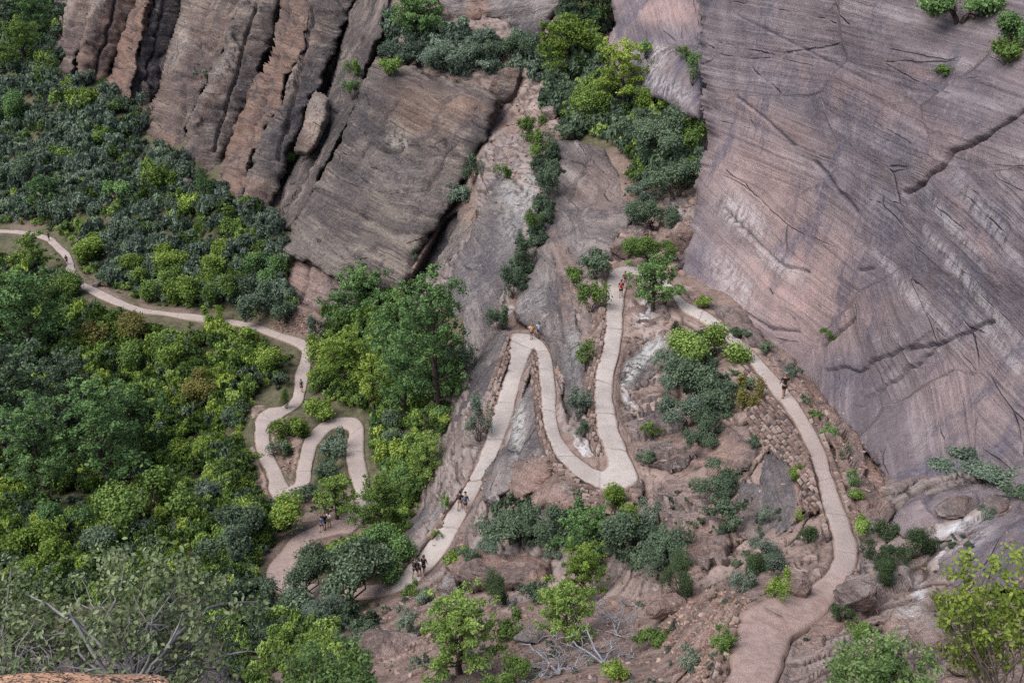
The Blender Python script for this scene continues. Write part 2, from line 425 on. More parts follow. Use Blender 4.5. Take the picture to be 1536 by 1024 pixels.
def soft(U, V, poly, blur=12, rag=10, seed=5):
    s = sdist(U, V, poly) + rag * vnoise(np.stack([U / 22, V / 22, U * 0 + seed], -1), seed)
    return sstep(s, -blur, blur)

# where bare rock shows in the ground, (polygon, pink, grey)
ROCKS = [
 ([(925,440),(1010,440),(1060,480),(1120,545),(1215,680),(1240,800),(1225,870),(1150,890),(1080,900),(1000,880),(960,760),(965,725),(945,680),(925,620),(922,560)], .55, .15),
 ([(1015,425),(1090,470),(1140,515),(1200,560),(1250,600),(1320,690),(1340,785),(1290,800),(1255,720),(1215,625),(1130,540),(1020,455)], .75, .1),
 ([(1290,800),(1335,770),(1420,735),(1560,690),(1700,650),(1700,900),(1500,900),(1420,1000),(1290,1100),(1160,1080),(1160,980),(1240,925),(1262,880)], .35, .35),
 ([(600,880),(690,700),(735,560),(765,490),(800,500),(835,560),(835,640),(860,700),(960,740),(1000,860),(900,890),(830,880),(700,880),(660,905)], .25, .5),
 ([(850,470),(905,420),(905,520),(890,640),(905,690),(870,690),(840,640),(835,570)], .3, .5),
 ([(905,330),(950,330),(1040,290),(1050,420),(1000,420),(930,400),(910,420),(890,400)], .8, 0),
 ([(740,200),(830,200),(830,340),(760,470),(735,500),(735,380),(700,330)], .15, .5),
 ([(540,-60),(860,-60),(840,40),(800,120),(830,190),(760,190),(640,110),(560,100)], .3, .2),
 ([(1090,905),(1130,900),(1060,1050),(1000,1060),(1040,980)], .6, 0),
 ([(520,945),(640,940),(660,1000),(540,1000)], .6, 0),
 ([(700,500),(760,490),(768,512),(745,600),(712,690),(665,790),(620,850),(590,830),(610,770),(640,720),(660,660),(680,580)], .2, .5),
 ([(1320,745),(1345,720),(1560,650),(1720,640),(1720,720),(1420,770),(1340,805),(1300,790)], .2, .5),
 ([(640,440),(720,310),(765,255),(705,350),(665,470)], .1, .6),
 ([(380,606),(392,612),(380,660),(400,740),(385,740),(374,660)], .6, 0), ([(410,640),(450,660),(446,700),(436,722),(420,700),(408,670)], .6, .1),
 ([(640,880),(900,860),(1000,870),(960,905),(860,900),(660,925)], .35, .2),
]
SOILS = [[(560,880),(680,880),(850,905),(1000,870),(1120,880),(1095,960),(1060,1100),(560,1100),(500,960)],
 [(1000,590),(1130,560),(1150,640),(1060,720),(980,740),(960,640)], [(960,470),(1030,460),(1060,500),(980,500)],
 [(425,470),(470,470),(470,515),(400,500)], [(110,385),(150,420),(240,455),(420,490),(420,500),(250,470),(130,430)], [(390,730),(560,730),(560,830),(400,850)],
 [(930,240),(1050,260),(1050,420),(940,400)], 
 [(540,-60),(820,-60),(820,150),(560,110)], [(0,260),(60,270),(60,340),(0,330)]]
GREENS = [[(-320,-220),(200,-220),(200,140),(300,200),(360,280),(450,340),(440,470),(480,520),(560,480),(690,460),(700,560),(640,720),(600,860),(560,940),(420,960),(300,1320),(-320,1320)],
 [(820,-200),(900,-200),(905,60),(960,140),(1050,190),(1050,280),(940,300),(930,220),(840,210),(800,130)], [(560,20),(800,40),(810,140),(560,110)],
 [(740,750),(1000,760),(1040,860),(980,870),(840,850),(740,840)]]

def build_ground():
    us = np.concatenate([np.arange(-420, -60, 6.0), np.arange(-60, 1620, 3.0), np.arange(1620, 2360, 7.0)]); vs = np.concatenate([np.arange(-160, 1060, 2.6), np.arange(1060, 1290, 7)])
    U, V = np.meshgrid(us, vs)
    W = ground_w(U, V)
    ts = trail_sd(U, V)
    off = sstep(ts, -14, -1)                       # 1 on the trail bench
    for (poly, wf, am, (u0, v0), (u1, v1)) in PUSH:      # the soil passes behind the standing rock faces
        sel = (U > u0) & (U < u1) & (V > v0) & (V < v1)
        d = sdist(U[sel], V[sel], poly); w0 = W[sel]
        W[sel] = np.where(d > 0, np.maximum(w0, w0 + (np.maximum(w0, wf(U[sel], V[sel]) + am) - w0) * sstep(d, 0, 9) * (1 - off[sel])), w0)
    P = at(U, V, W)
    rock = np.zeros(U.shape); pink = np.zeros(U.shape); grey = np.zeros(U.shape)
    for k, (poly, pk, gy) in enumerate(ROCKS):
        m = soft(U, V, poly, 7, 14, k + 11)
        rock = np.maximum(rock, m)
        pink = np.where(m > .3, pk, pink); grey = np.where(m > .3, gy, grey)
    soil = np.zeros(U.shape); green = np.zeros(U.shape)
    for k, poly in enumerate(SOILS): soil = np.maximum(soil, soft(U, V, poly, 14, 16, k + 31))
    for k, poly in enumerate(GREENS): green = np.maximum(green, soft(U, V, poly, 16, 16, k + 51))
    green *= 1 - .8 * soil
    rock *= 1 - .55 * off
    nearness = np.clip(W / 100, .25, 2.0)
    dz = .55 * nearness * fbm(P / (7 * nearness[..., None]), 4, 3) * (1 - .5 * rock)
    # broken ledges: blocks stepped along tilted beds
    q = np.stack([P[..., 0] * .62 + .2 * P[..., 2], P[..., 1] * .55, P[..., 2] * 3.0 - .5 * P[..., 0]], -1)
    q = q + .35 * fbm(P / 2.5, 2, 9)[..., None]
    val, gap = cells(q * .30, 21); val2, gap2 = cells(q * .8, 22)
    g = .55 + .45 * np.clip(W / 70, .5, 1.2)
    dz = dz * (1 - off) + rock * g * (.62 * (val - .5) + .3 * (val2 - .5))
    dz -= rock * g * .16 * (sstep(gap, .10, .0) + .6 * sstep(gap2, .12, 0))
    crease = np.maximum(sstep(gap, .09, .0), .8 * sstep(gap2, .09, 0)) * rock
    dz = dz * (1 - off) - .16 * sstep(ts, -3, 2) - 1.3 * sstep(ts, 1, 14)
    P[..., 2] += dz
    back = rock * (1 - off) * .5 * g * (val - .5)
    P[..., 1] -= back
    bed = np.stack([P[..., 0] * .9 + P[..., 1] * .5, P[..., 2] * 1.1 - .32 * P[..., 0] + 1.2 * fbm(P / 9, 3, 4) + (val - .5) * 2, np.floor(val * 7)], -1)
    white = np.zeros(U.shape)
    for (cu, cv, ru, rv, an, k) in [(963,540,13,36,28,1.2),(968,470,12,18,20,1),(945,605,5,26,-30,1.0),(862,770,10,18,-30,1.0),(1012,745,10,5,0,.6),(1230,905,4,4,0,.2),(870,680,16,26,-20,.7),(776,640,7,24,8,1.0),(1440,790,40,10,-18,.9),(1405,822,10,20,0,.9),(1380,900,10,40,-20,.7)]:
        ca, sa = math.cos(R(an)), math.sin(R(an))
        x = (U - cu) * ca + (V - cv) * sa; y = -(U - cu) * sa + (V - cv) * ca
        white = np.maximum(white, k * np.exp(-((x / ru) ** 2 + (y / rv) ** 2)))
    rock = np.maximum(rock, sstep(white, .25, .5) * (1 - off))
    ok = np.ones(U.shape, bool)
    used, faces = grid_faces(ok)
    f = lambda x: ('FLOAT', x.ravel())
    me = mesh_np('terrain', P.reshape(-1, 3), faces, True, {'rock': f(rock), 'pink': f(pink), 'grey': f(grey), 'green': f(green), 'white': f(white),
                  'crease': f(crease), 'bed': ('FLOAT_VECTOR', bed.reshape(-1, 3))})
    o = tag(link('terrain', me, M['ground']), 'red soil and broken ledges of the canyon slope', kind='structure')
    keep_surface(P.reshape(-1, 3), faces)

def build_trail():
    for si, fi in enumerate(FINE):
        n = 9; rows = []
        L = at(fi[:, 0], fi[:, 1], wz(fi[:, 1], fi[:, 4])); Rr = at(fi[:, 2], fi[:, 3], wz(fi[:, 3], fi[:, 4]))
        ts = np.linspace(0, 1, n)
        G = L[:, None] * (1 - ts)[None, :, None] + Rr[:, None] * ts[None, :, None]
        wob = np.stack([.13 * vnoise(G[:, k] / 1.5, 5) + .06 * vnoise(G[:, k] / .5, 6) for k in (0, n - 1)], -1)
        dirs = Rr - L; dirs[:, 2] = 0; dirs /= np.linalg.norm(dirs, axis=1)[:, None] + 1e-9
        G[:, 0] += dirs * wob[:, :1]; G[:, -1] += dirs * wob[:, 1:]
        G[..., 2] += .05 + .03 * fbm(G / 1.6, 3, 2) - .05 * (np.abs(ts - .5) * 2)[None] ** 4
        Ls, Rs = G[:, :1].copy(), G[:, -1:].copy(); Ls[..., 2] -= .5; Rs[..., 2] -= .5
        G = np.concatenate([Ls, G, Rs], 1)
        used, faces = grid_faces(np.ones(G.shape[:2], bool))
        edge = np.tile(np.concatenate([[1], np.abs(ts - .5) * 2, [1]]) ** 4, (len(fi), 1)); run = np.concatenate([[0], np.cumsum(np.linalg.norm(np.diff((L + Rr) / 2, axis=0), axis=1))])
        vv = (fi[:, 1] + fi[:, 3]) / 2; uu = (fi[:, 0] + fi[:, 2]) / 2
        pk = np.tile(np.maximum(sstep(vv, 800, 900) * (uu > 1000), np.where((uu > 1150), .4, 0))[:, None], (1, n + 2)) if si else np.tile((.35 + .5 * sstep(vv, 740, 790))[:, None], (1, n + 2))
        me = mesh_np('trail', G.reshape(-1, 3), faces, True, {'edge': ('FLOAT', edge.ravel()), 'run': ('FLOAT', np.tile(run[:, None], (1, n + 2)).ravel()), 'pinkish': ('FLOAT', pk.ravel())})
        tag(link('path', me, M['trail']), ['pale dirt path winding through the green slope on the left', 'paved pinkish switchback path climbing between the rock slabs'][si], kind='structure')
        keep_surface(G.reshape(-1, 3), faces)

def patch(name, poly, anchors, mat, step=2.4, bevel=(8, 1.2), margin=6, drop=6.0, rag=4, fb=((.5, 9), (.15, 2)), sets=((0, 0, 20),), sa=.12, rough=.22, masonry=False,
          cracks=(), blobs=(), block=None, label=None, tps=False, shelf=0.0, push=True, shelf_f=.28, kind='structure', cat=None, grp=None, seed=1, warp=1.0, blend=12.0):
    """one rock face: outline and distances -> bedded, cracked, rounded relief with returns at its rim"""
    p = np.array(poly, float); (u0, v0), (u1, v1) = p.min(0) - margin - 2, p.max(0) + margin + 2
    U, V = np.meshgrid(np.arange(u0, u1 + step, step), np.arange(v0, v1 + step, step))
    if isinstance(anchors, (int, float)):           # a sheet of rock lying on the slope
        c0 = p.mean(0); a = np.array([(x_, y_, float(ground_w(np.array([x_]), np.array([y_]))[0])) for x_, y_ in [tuple(q * .8 + c0 * .2) for q in p]])
        wf = lambda u, v: ground_w(u, v) - anchors; push = False
    else: a = np.array(anchors, float)
    if isinstance(anchors, (int, float)): pass
    elif tps or len(a) > 6:
        tp = TPS(a[:, :2], 100 / a[:, 2], 1e-4); wf = lambda u, v: 100 / np.maximum(tp(u, v), .1)
    else:
        k, *_ = np.linalg.lstsq(np.c_[np.ones(len(a)), a[:, :2]], 1 / a[:, 2], rcond=None)
        wf = lambda u, v, k=k: 1 / np.maximum(k[0] + k[1] * u + k[2] * v, 1e-3)
    if push: PUSH.append((p, wf, 2.2 if push is True else push, p.min(0), p.max(0)))
    W = wf(U, V); wm = a[:, 2].mean()
    uv3 = np.stack([U / 26, V / 26, U * 0 + seed], -1)
    sd = sdist(U, V, p) + rag * vnoise(uv3, seed) + rag * .7 * vnoise(uv3 * 2.7, seed + 1) + rag * .35 * vnoise(uv3 * 6.5, seed + 4)
    sd = np.minimum(sd, -trail_sd(U, V) - 1.5)        # rock stops at the path
    W = W + bevel[1] * np.exp(-np.maximum(sd, 0) / bevel[0]) + drop * np.clip(-sd / margin, 0, 1.2)
    P = at(U, V, W)
    A3 = at(a[:, 0], a[:, 1], a[:, 2]); c = A3.mean(0)
    n = np.linalg.svd(A3 - c)[2][2]
    if n @ (-c) < 0: n = -n
    x = (U - p[:, 0].mean()) / F * wm; y = (V - p[:, 1].mean()) / F * wm
    wx = U + 22 * fbm(np.stack([x / 9, y / 9, x * 0 + 3], -1), 3, seed + 5); wy = V + 22 * fbm(np.stack([x / 9, y / 9, x * 0 + 8], -1), 3, seed + 6)
    st = np.array(sets, float)
    d2 = np.stack([(wx - q[0]) ** 2 + (wy - q[1]) ** 2 for q in st], 0)
    near = np.argmin(d2, 0); dm = d2.min(0)
    wt = np.exp(-(d2 - dm) / (2 * blend ** 2)); wt /= wt.sum(0)
    tm = np.radians(st[:, 2].mean()); ba = 0; bb = 0
    for q, w_ in zip(st, wt):          # bedding that swings from one set into the next
        th = math.radians(q[2]); cx = (q[0] - p[:, 0].mean()) / F * wm; cy = (q[1] - p[:, 1].mean()) / F * wm
        ba = ba + w_ * ((x - cx) * math.cos(th) + (y - cy) * math.sin(th) + cx * math.cos(tm) + cy * math.sin(tm))
        bb = bb + w_ * (-(x - cx) * math.sin(th) + (y - cy) * math.cos(th) - cx * math.sin(tm) + cy * math.cos(tm))
    bb = bb + warp * (.8 * vnoise(np.stack([x / 14, y / 14, x * 0], -1), seed + 7) + .10 * vnoise(np.stack([x / 2.5, y / 2.5, x * 0], -1), seed + 17))
    bed = np.stack([ba, bb + seed * 3.0, x * 0 + seed], -1)
    rid = vnoise(bed * [.10, 1.1, 1], seed + 8) + .55 * vnoise(bed * [.16, 3.4, 1], seed + 9)
    D = sa * rid
    if shelf:     # overlapping plates between bedding joints
        fr = bb * shelf_f + .5 * vnoise(bed * [.08, .5, 1], seed + 10); D = D + shelf * (fr - np.floor(fr)) - shelf * .5
    for k, (am, sc) in enumerate(fb): D = D + am * fbm(P / sc, 4, seed + 20 + k)
    rg = 1 - np.abs(fbm(np.stack([ba * .5, bb, x * 0], -1) / 2.6, 4, seed + 40)); D = D + rough * (rg - .6)
    cre = np.zeros(U.shape)
    if shelf and shelf_f > .4: cre = .9 * sstep(fr - np.floor(fr), .16, .02) * sstep(vnoise(bed * [.25, .5, 1], seed + 33), -.3, .1)
    if block:
        an = block[2] if len(block) > 2 else 1.0
        q = np.stack([ba * .7 / an, bb * 1.6 * an, (x * 0)], -1) / block[1]
        val, gap = cells(q + .2 * fbm(P / block[1], 2, 3)[..., None], seed + 3)
        D = D + block[0] * (val - .5) * 2; cre = np.maximum(cre, .8 * sstep(gap, .1, 0) * (1.2 if masonry else 1))
        D = D - .3 * block[0] * cre
    for (line, wd, dp) in cracks:
        wob = 2.2 * vnoise(np.stack([U / 16, V / 16, U * 0], -1), seed + 2) + .8 * vnoise(np.stack([U / 5, V / 5, U * 0], -1), seed + 3)
        d = ldist(U + wob, V + wob, line)
        kk = np.exp(-(d / wd) ** 2); D = D - dp * kk; cre = np.maximum(cre, np.minimum(1, 1.2 * np.exp(-(d / (wd * .8)) ** 2)))
    P = P + n * (D * np.clip((sd + margin) / margin, 0, 1))[..., None]
    S = {'dark': cre, 'pink': np.zeros(U.shape), 'white': np.zeros(U.shape)}  # crack and joint mask darkens the colour, painting shade into them
    if masonry: S['pink'] = .9 * val; S['white'] = .8 * sstep(val, .86, .95); S['dark'] = np.maximum(cre, .5 * sstep(val, .2, .05))
    for (cu, cv, ru, rv, an, what, kk) in blobs:
        ca, si = math.cos(R(an)), math.sin(R(an))
        bx = (wx * .35 + U * .65 - cu) * ca + (wy * .35 + V * .65 - cv) * si; by = -(wx * .35 + U * .65 - cu) * si + (wy * .35 + V * .65 - cv) * ca
        S[what] = np.maximum(S[what], kk * np.exp(-((bx / ru) ** 2 + (by / rv) ** 2) ** 1.5))
    used, faces = grid_faces(sd > -margin)
    u_ = used
    me = mesh_np(name, P.reshape(-1, 3)[u_], faces, True, {k: ('FLOAT', s.ravel()[u_]) for k, s in S.items()} | {'bed': ('FLOAT_VECTOR', bed.reshape(-1, 3)[u_])})
    o = tag(link(name, me, mat), label, cat, grp, kind)
    keep_surface(P.reshape(-1, 3)[u_], faces)
    return o
CL = 'cliff'
# ---- left cliff: leaning ribs, far to near
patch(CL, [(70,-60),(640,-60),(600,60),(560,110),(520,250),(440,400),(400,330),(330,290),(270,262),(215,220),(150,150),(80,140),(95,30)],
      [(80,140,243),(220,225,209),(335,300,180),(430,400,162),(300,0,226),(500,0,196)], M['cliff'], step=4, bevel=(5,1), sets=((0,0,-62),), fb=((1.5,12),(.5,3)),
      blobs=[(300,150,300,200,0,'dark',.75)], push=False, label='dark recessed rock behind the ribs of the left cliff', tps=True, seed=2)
RIBS = [
 ([(112,-40),(140,-40),(138,0),(133,27),(118,93),(112,148),(76,146),(80,103),(87,87),(103,37),(97,27)], [(80,140,238),(112,140,231),(110,0,246),(135,0,240)], 5, 1.5),
 ([(141,-40),(218,-40),(210,5),(198,32),(176,70),(158,132),(120,128),(118,95),(134,30)], [(120,125,222),(158,130,226),(140,0,230),(205,0,236)], 4, 1.2),
 ([(216,-40),(240,-40),(233,0),(218,43),(203,87),(193,133),(184,170),(152,155),(158,138),(178,67),(201,30)], [(160,150,217),(185,160,209),(215,0,227),(233,0,219)], 3.5, 1.0),
 ([(238,-40),(292,-40),(283,0),(263,53),(247,100),(234,145),(215,190),(188,172),(194,133),(205,87),(220,43),(234,0)], [(190,165,213),(225,170,217),(238,0,225),(283,0,230)], 3, .8),
 ([(288,-40),(380,-40),(370,0),(350,40),(333,77),(312,127),(292,160),(274,190),(262,238),(214,230),(222,190),(235,143),(249,100),(265,53)], [(225,220,198),(262,225,189),(288,0,214),(370,0,200)], 5, 2.0),
 ([(374,-40),(430,-40),(418,0),(410,60),(398,92),(385,130),(352,205),(333,250),(325,300),(270,290),(270,255),(284,190),(312,130),(336,77)], [(275,270,177),(325,280,177),(372,0,196),(415,0,199)], 4, 1.2),
 ([(425,-40),(540,-40),(520,20),(508,50),(500,75),(478,130),(450,190),(430,245),(410,300),(405,335),(375,325),(362,312),(385,230),(420,150),(455,70),(470,0)], [(370,300,157),(405,310,156),(460,0,177),(520,0,176)], 4, 1.6),
 ([(426,-40),(474,-40),(468,2),(452,70),(418,150),(384,232),(366,310),(338,308),(332,262),(347,220),(376,140),(412,85),(424,0)], [(335,280,165),(366,300,157.5),(424,0,186),(468,0,177.5)], 5, 1.6),
]
RL = ['leftmost', 'broad brown', 'narrow pale edged', 'dark varnished', 'rounded streaked', 'smooth grey', 'thick dark fronted', 'pale sided']
for k, (poly, an, bp, bd) in enumerate(RIBS):
    cu = np.mean([p[0] for p in poly]); cv = np.mean([p[1] for p in poly])
    lo = poly[len(poly) // 2]
    patch(CL, poly, an, M['cliff'], bevel=(bp, bd), sets=((cu, cv, 14),), fb=((1.0, 11), (.3, 2.5)), sa=.08, block=(.35,5.5), warp=.5, rag=4, rough=.5, drop=9, push=False,
          blobs=[(cu + 8, cv + 15, 38, 90, 28, 'dark', [.45,.4,.2,1.1,.6,.75,1.1,.15][k]), (cu - 22, cv - 10, 9, 110, 28, 'pink', .35), (an[0][0] + 20, an[0][1] - 8, 26, 24, 0, 'pink', .6),
                 (cu - 15, cv - 40, 12, 40, 28, 'white', .5), (cu, cv, 60, 200, 28, 'pink', [.3,.5,.7,0,.3,.1,0,.6][k])],
          cracks=[([(cu + 24 + 6 * (k % 3), cv - 130), (cu - 6 + 5 * (k % 2), cv), (cu - 30, cv + 90)], 1.8, 1.2), ([(cu - 40, cv + 25 * (k % 3) - 20), (cu + 40, cv + 25 * (k % 3) - 12)], 1.5, .5), ([(cu - 5, cv - 60), (cu + 45, cv - 48)], 1.5, .5)],
          label=RL[k] + ' leaning rib of the left cliff', seed=20 + k)
patch(CL, [(447,227),(460,180),(473,142),(493,150),(488,185),(476,212),(462,232)], [(450,225,156),(465,230,154),(475,142,161),(493,150,159)], M['cliff'], bevel=(5,1.0), rag=2, drop=4, sa=.15,
      blobs=[(470,190,30,50,0,'pink',.4),(470,180,20,50,0,'white',.5)], label='pale detached pillar leaning in the left cliff', seed=31)
patch(CL, [(425,290),(455,235),(490,160),(512,60),(530,10),(560,-30),(590,-30),(575,40),(548,110),(520,180),(500,240),(470,290),(440,350),(405,350)], [(425,320,157),(470,280,152),(520,40,172),(565,30,168)], M['cliff'],
      bevel=(6,1.2), sets=((480,150,-62),(440,300,-58)), blobs=[(490,150,60,120,25,'dark',.6)], cracks=[([(545,60),(500,170),(455,270),(420,330)],3,1.6)], label='cracked strip between the left ribs and the big slab', seed=32)
# ---- the big block in the middle left
patch(CL, [(566,92),(600,98),(642,112),(690,124),(738,140),(758,152),(748,180),(722,225),(704,258),(690,285),(664,325),(640,372),(618,410),(600,446),(560,436),(520,424),(470,398),(428,376),(440,340),(470,292),(500,240),(540,150)],
      [(430,375,146),(600,443,131),(690,280,135),(566,95,153),(745,148,143)], M['cliff'], bevel=(7,1.6), rag=4, fb=((.8,14),(.22,3)), sa=.12, shelf=.25, warp=.6, drop=10,
      sets=((600,130,18),(640,180,25),(560,230,28),(620,300,12),(520,330,22),(560,390,30),(480,370,35)), cracks=[([(600,150),(570,200)],2,.5),([(512,262),(530,250),(560,215)],1.8,.4),([(512,365),(560,410),(580,440)],2.2,.6),([(640,290),(690,215)],2.5,.5),([(590,205),(612,212),(600,228),(575,225)],3,.8)],
      blobs=[(540,190,60,80,20,'dark',.7),(560,250,70,40,20,'dark',.6),(640,330,60,40,20,'dark',.5),(500,300,40,60,20,'dark',.5),(640,170,60,40,20,'pink',.35),(700,165,50,18,15,'pink',.5),(470,370,60,30,20,'white',.15),(600,280,80,50,20,'white',.15),(600,212,20,14,0,'white',.7)],
      label='big tilted grey block with crossed bedding', seed=40)
patch(CL, [(428,372),(470,396),(520,422),(604,444),(600,470),(580,492),(520,492),(470,470),(436,452),(428,420)], [(430,380,148),(600,450,132.5),(440,460,144),(580,490,133)], M['red'], bevel=(8,1.5), sets=((500,430,25),),
      fb=((.6,8),(.3,2)), blobs=[(450,420,50,40,20,'pink',.5),(530,450,60,30,20,'dark',.3)], cracks=[([(465,395),(455,450)],2,.5),([(500,410),(490,470)],2,.5)], label='soft pink rock under the big block', seed=41)
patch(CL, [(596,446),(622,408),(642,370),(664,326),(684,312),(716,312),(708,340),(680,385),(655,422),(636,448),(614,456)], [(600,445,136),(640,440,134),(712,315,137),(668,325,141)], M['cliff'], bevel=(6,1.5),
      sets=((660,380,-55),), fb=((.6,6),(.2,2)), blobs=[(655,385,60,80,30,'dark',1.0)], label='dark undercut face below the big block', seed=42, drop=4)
patch(CL, [(692,312),(718,314),(716,334),(694,372),(668,408),(640,448),(618,458),(628,440),(652,405),(676,365),(690,335)], [(625,455,131),(645,445,128),(712,330,130),(700,315,131.5)], M['cliff'], bevel=(3,.8), rag=2, sets=((680,340,-55),),
      blobs=[(665,385,60,80,30,'white',.25),(705,320,30,20,30,'pink',.5)], fb=((.3,5),(.15,1.5)), label='thin pale rib standing beside the undercut face', seed=43)
# ---- slabs under and right of it
patch(CL, [(655,455),(672,420),(690,388),(712,345),(732,300),(757,266),(775,275),(796,300),(800,335),(786,370),(770,402),(757,440),(744,480),(735,510),(700,545),(692,520),(690,480)],
      [(660,455,117),(700,535,106.5),(746,478,103.5),(735,300,124),(790,300,119),(800,335,115)], M['slab'], bevel=(9,1.6), rag=3, fb=((.7,12),(.12,2)), sa=.07, sets=((730,400,62),(780,310,5)),
      blobs=[(720,410,50,90,25,'dark',.75),(780,300,26,40,0,'white',.6),(760,330,14,50,20,'white',.35)], cracks=[([(795,335),(765,320),(735,325)],2,.5)], label='smooth grey slab left of the green crevice', seed=44)
patch(CL, [(818,238),(842,214),(880,218),(906,224),(925,256),(940,296),(956,326),(930,352),(918,384),(900,396),(878,402),(856,420),(862,470),(880,520),(893,545),(890,600),(872,620),(850,640),(838,600),(838,560),(826,520),(806,500),(772,478),(770,446),(785,405),(806,365),(812,330),(808,290)],
      [(775,470,101.8),(836,580,87),(880,610,81),(890,500,89),(800,492,99),(910,388,101.5),(860,215,123),(940,300,112),(815,330,114)], M['slab'], tps=True, bevel=(9,1.4), rag=3, fb=((.6,10),(.15,2)), sa=.13,
      sets=((860,260,40),(920,330,18),(820,420,75),(850,480,80),(840,360,72),(870,540,85),(875,390,8),(885,430,5)), cracks=[([(885,225),(850,300)],1.8,.4),([(828,380),(840,470),(860,560)],2.2,.35),([(905,345),(950,345)],2,.6)],
      blobs=[(830,260,20,60,10,'dark',.5),(865,570,14,70,-6,'dark',.45),(870,440,16,50,0,'white',.6),(868,520,14,50,0,'white',.45),(845,420,18,80,-12,'pink',.55),(900,280,40,50,0,'pink',.35),(790,450,20,30,0,'white',.4)], label='long slab between the two switchback legs', seed=45)
patch(CL, [(738,500),(758,496),(764,512),(755,552),(742,592),(730,628),(709,684),(686,737),(660,786),(636,810),(618,834),(602,814),(618,775),(646,735),(664,690),(676,640),(688,600),(704,556)], 1.15, M['slab'], bevel=(9,1.3), rag=3, fb=((.4,9),(.1,2)), sa=.05, rough=.08,
      sets=((700,620,-55),), blobs=[(660,740,16,80,25,'white',.35),(700,650,30,60,20,'pink',.35)], label='smooth rock apron below the lower path leg', seed=46, drop=1.6)
patch(CL, [(797,545),(806,560),(810,600),(813,640),(824,680),(832,690),(800,688),(780,712),(765,735),(742,752),(728,740),(738,712),(758,670),(772,630),(782,590)],
      [(800,550,94),(811,600,87.2),(813,650,81.5),(775,615,89.0),(745,700,80.5),(735,740,77.5),(790,690,79.5)], M['slab'], tps=True, bevel=(6,.8), rag=3, fb=((.35,6),(.1,1.5)), sa=.08, sets=((790,640,-70),),
      blobs=[(777,640,9,40,12,'white',1.0),(800,620,14,60,0,'dark',.35)], label='grey slab wedged between the lower and middle path legs', seed=47, drop=2.5)
# ---- top of the picture
for poly, an, th, lb in [([(640,-60),(735,-60),(735,5),(724,32),(700,36),(672,26),(652,2)], [(650,0,166),(730,0,162),(690,30,163)], 8, 'grey block above the bushy ledge'),
                     ([(718,-60),(870,-60),(850,0),(828,38),(812,64),(796,70),(776,50),(750,30),(722,28)], [(720,0,161),(849,0,156),(800,65,156)], -12, 'banded overhanging block at the top of the picture')]:
    patch(CL, poly, an, M['slab'], bevel=(6,1.4), sets=((0,0,th),), sa=.3, shelf=.3, fb=((.5,7),(.2,2)), blobs=[(715,15,14,40,10,'pink',.9),(810,40,60,30,0,'dark',.5)], label=lb, seed=48)
patch(CL, [(915,-60),(1052,-60),(1052,110),(1054,185),(1030,175),(1010,160),(985,150),(955,143),(925,120),(892,104),(893,94),(910,62),(926,40)], [(925,0,141),(1048,0,124),(892,97,137),(1020,160,118),(1050,120,119)], M['wall'], bevel=(8,1.5), rag=3,
      sets=((980,40,70),(930,90,-55),(1020,140,-60)), blobs=[(1000,15,60,22,5,'pink',1.1),(925,80,26,26,0,'pink',.7),(980,90,26,24,-30,'white',.9),(1000,130,40,18,30,'white',.6),(990,125,30,20,30,'dark',.8),(1010,60,50,12,5,'dark',.4)], label='pink alcove beside the bushy gully', seed=50)
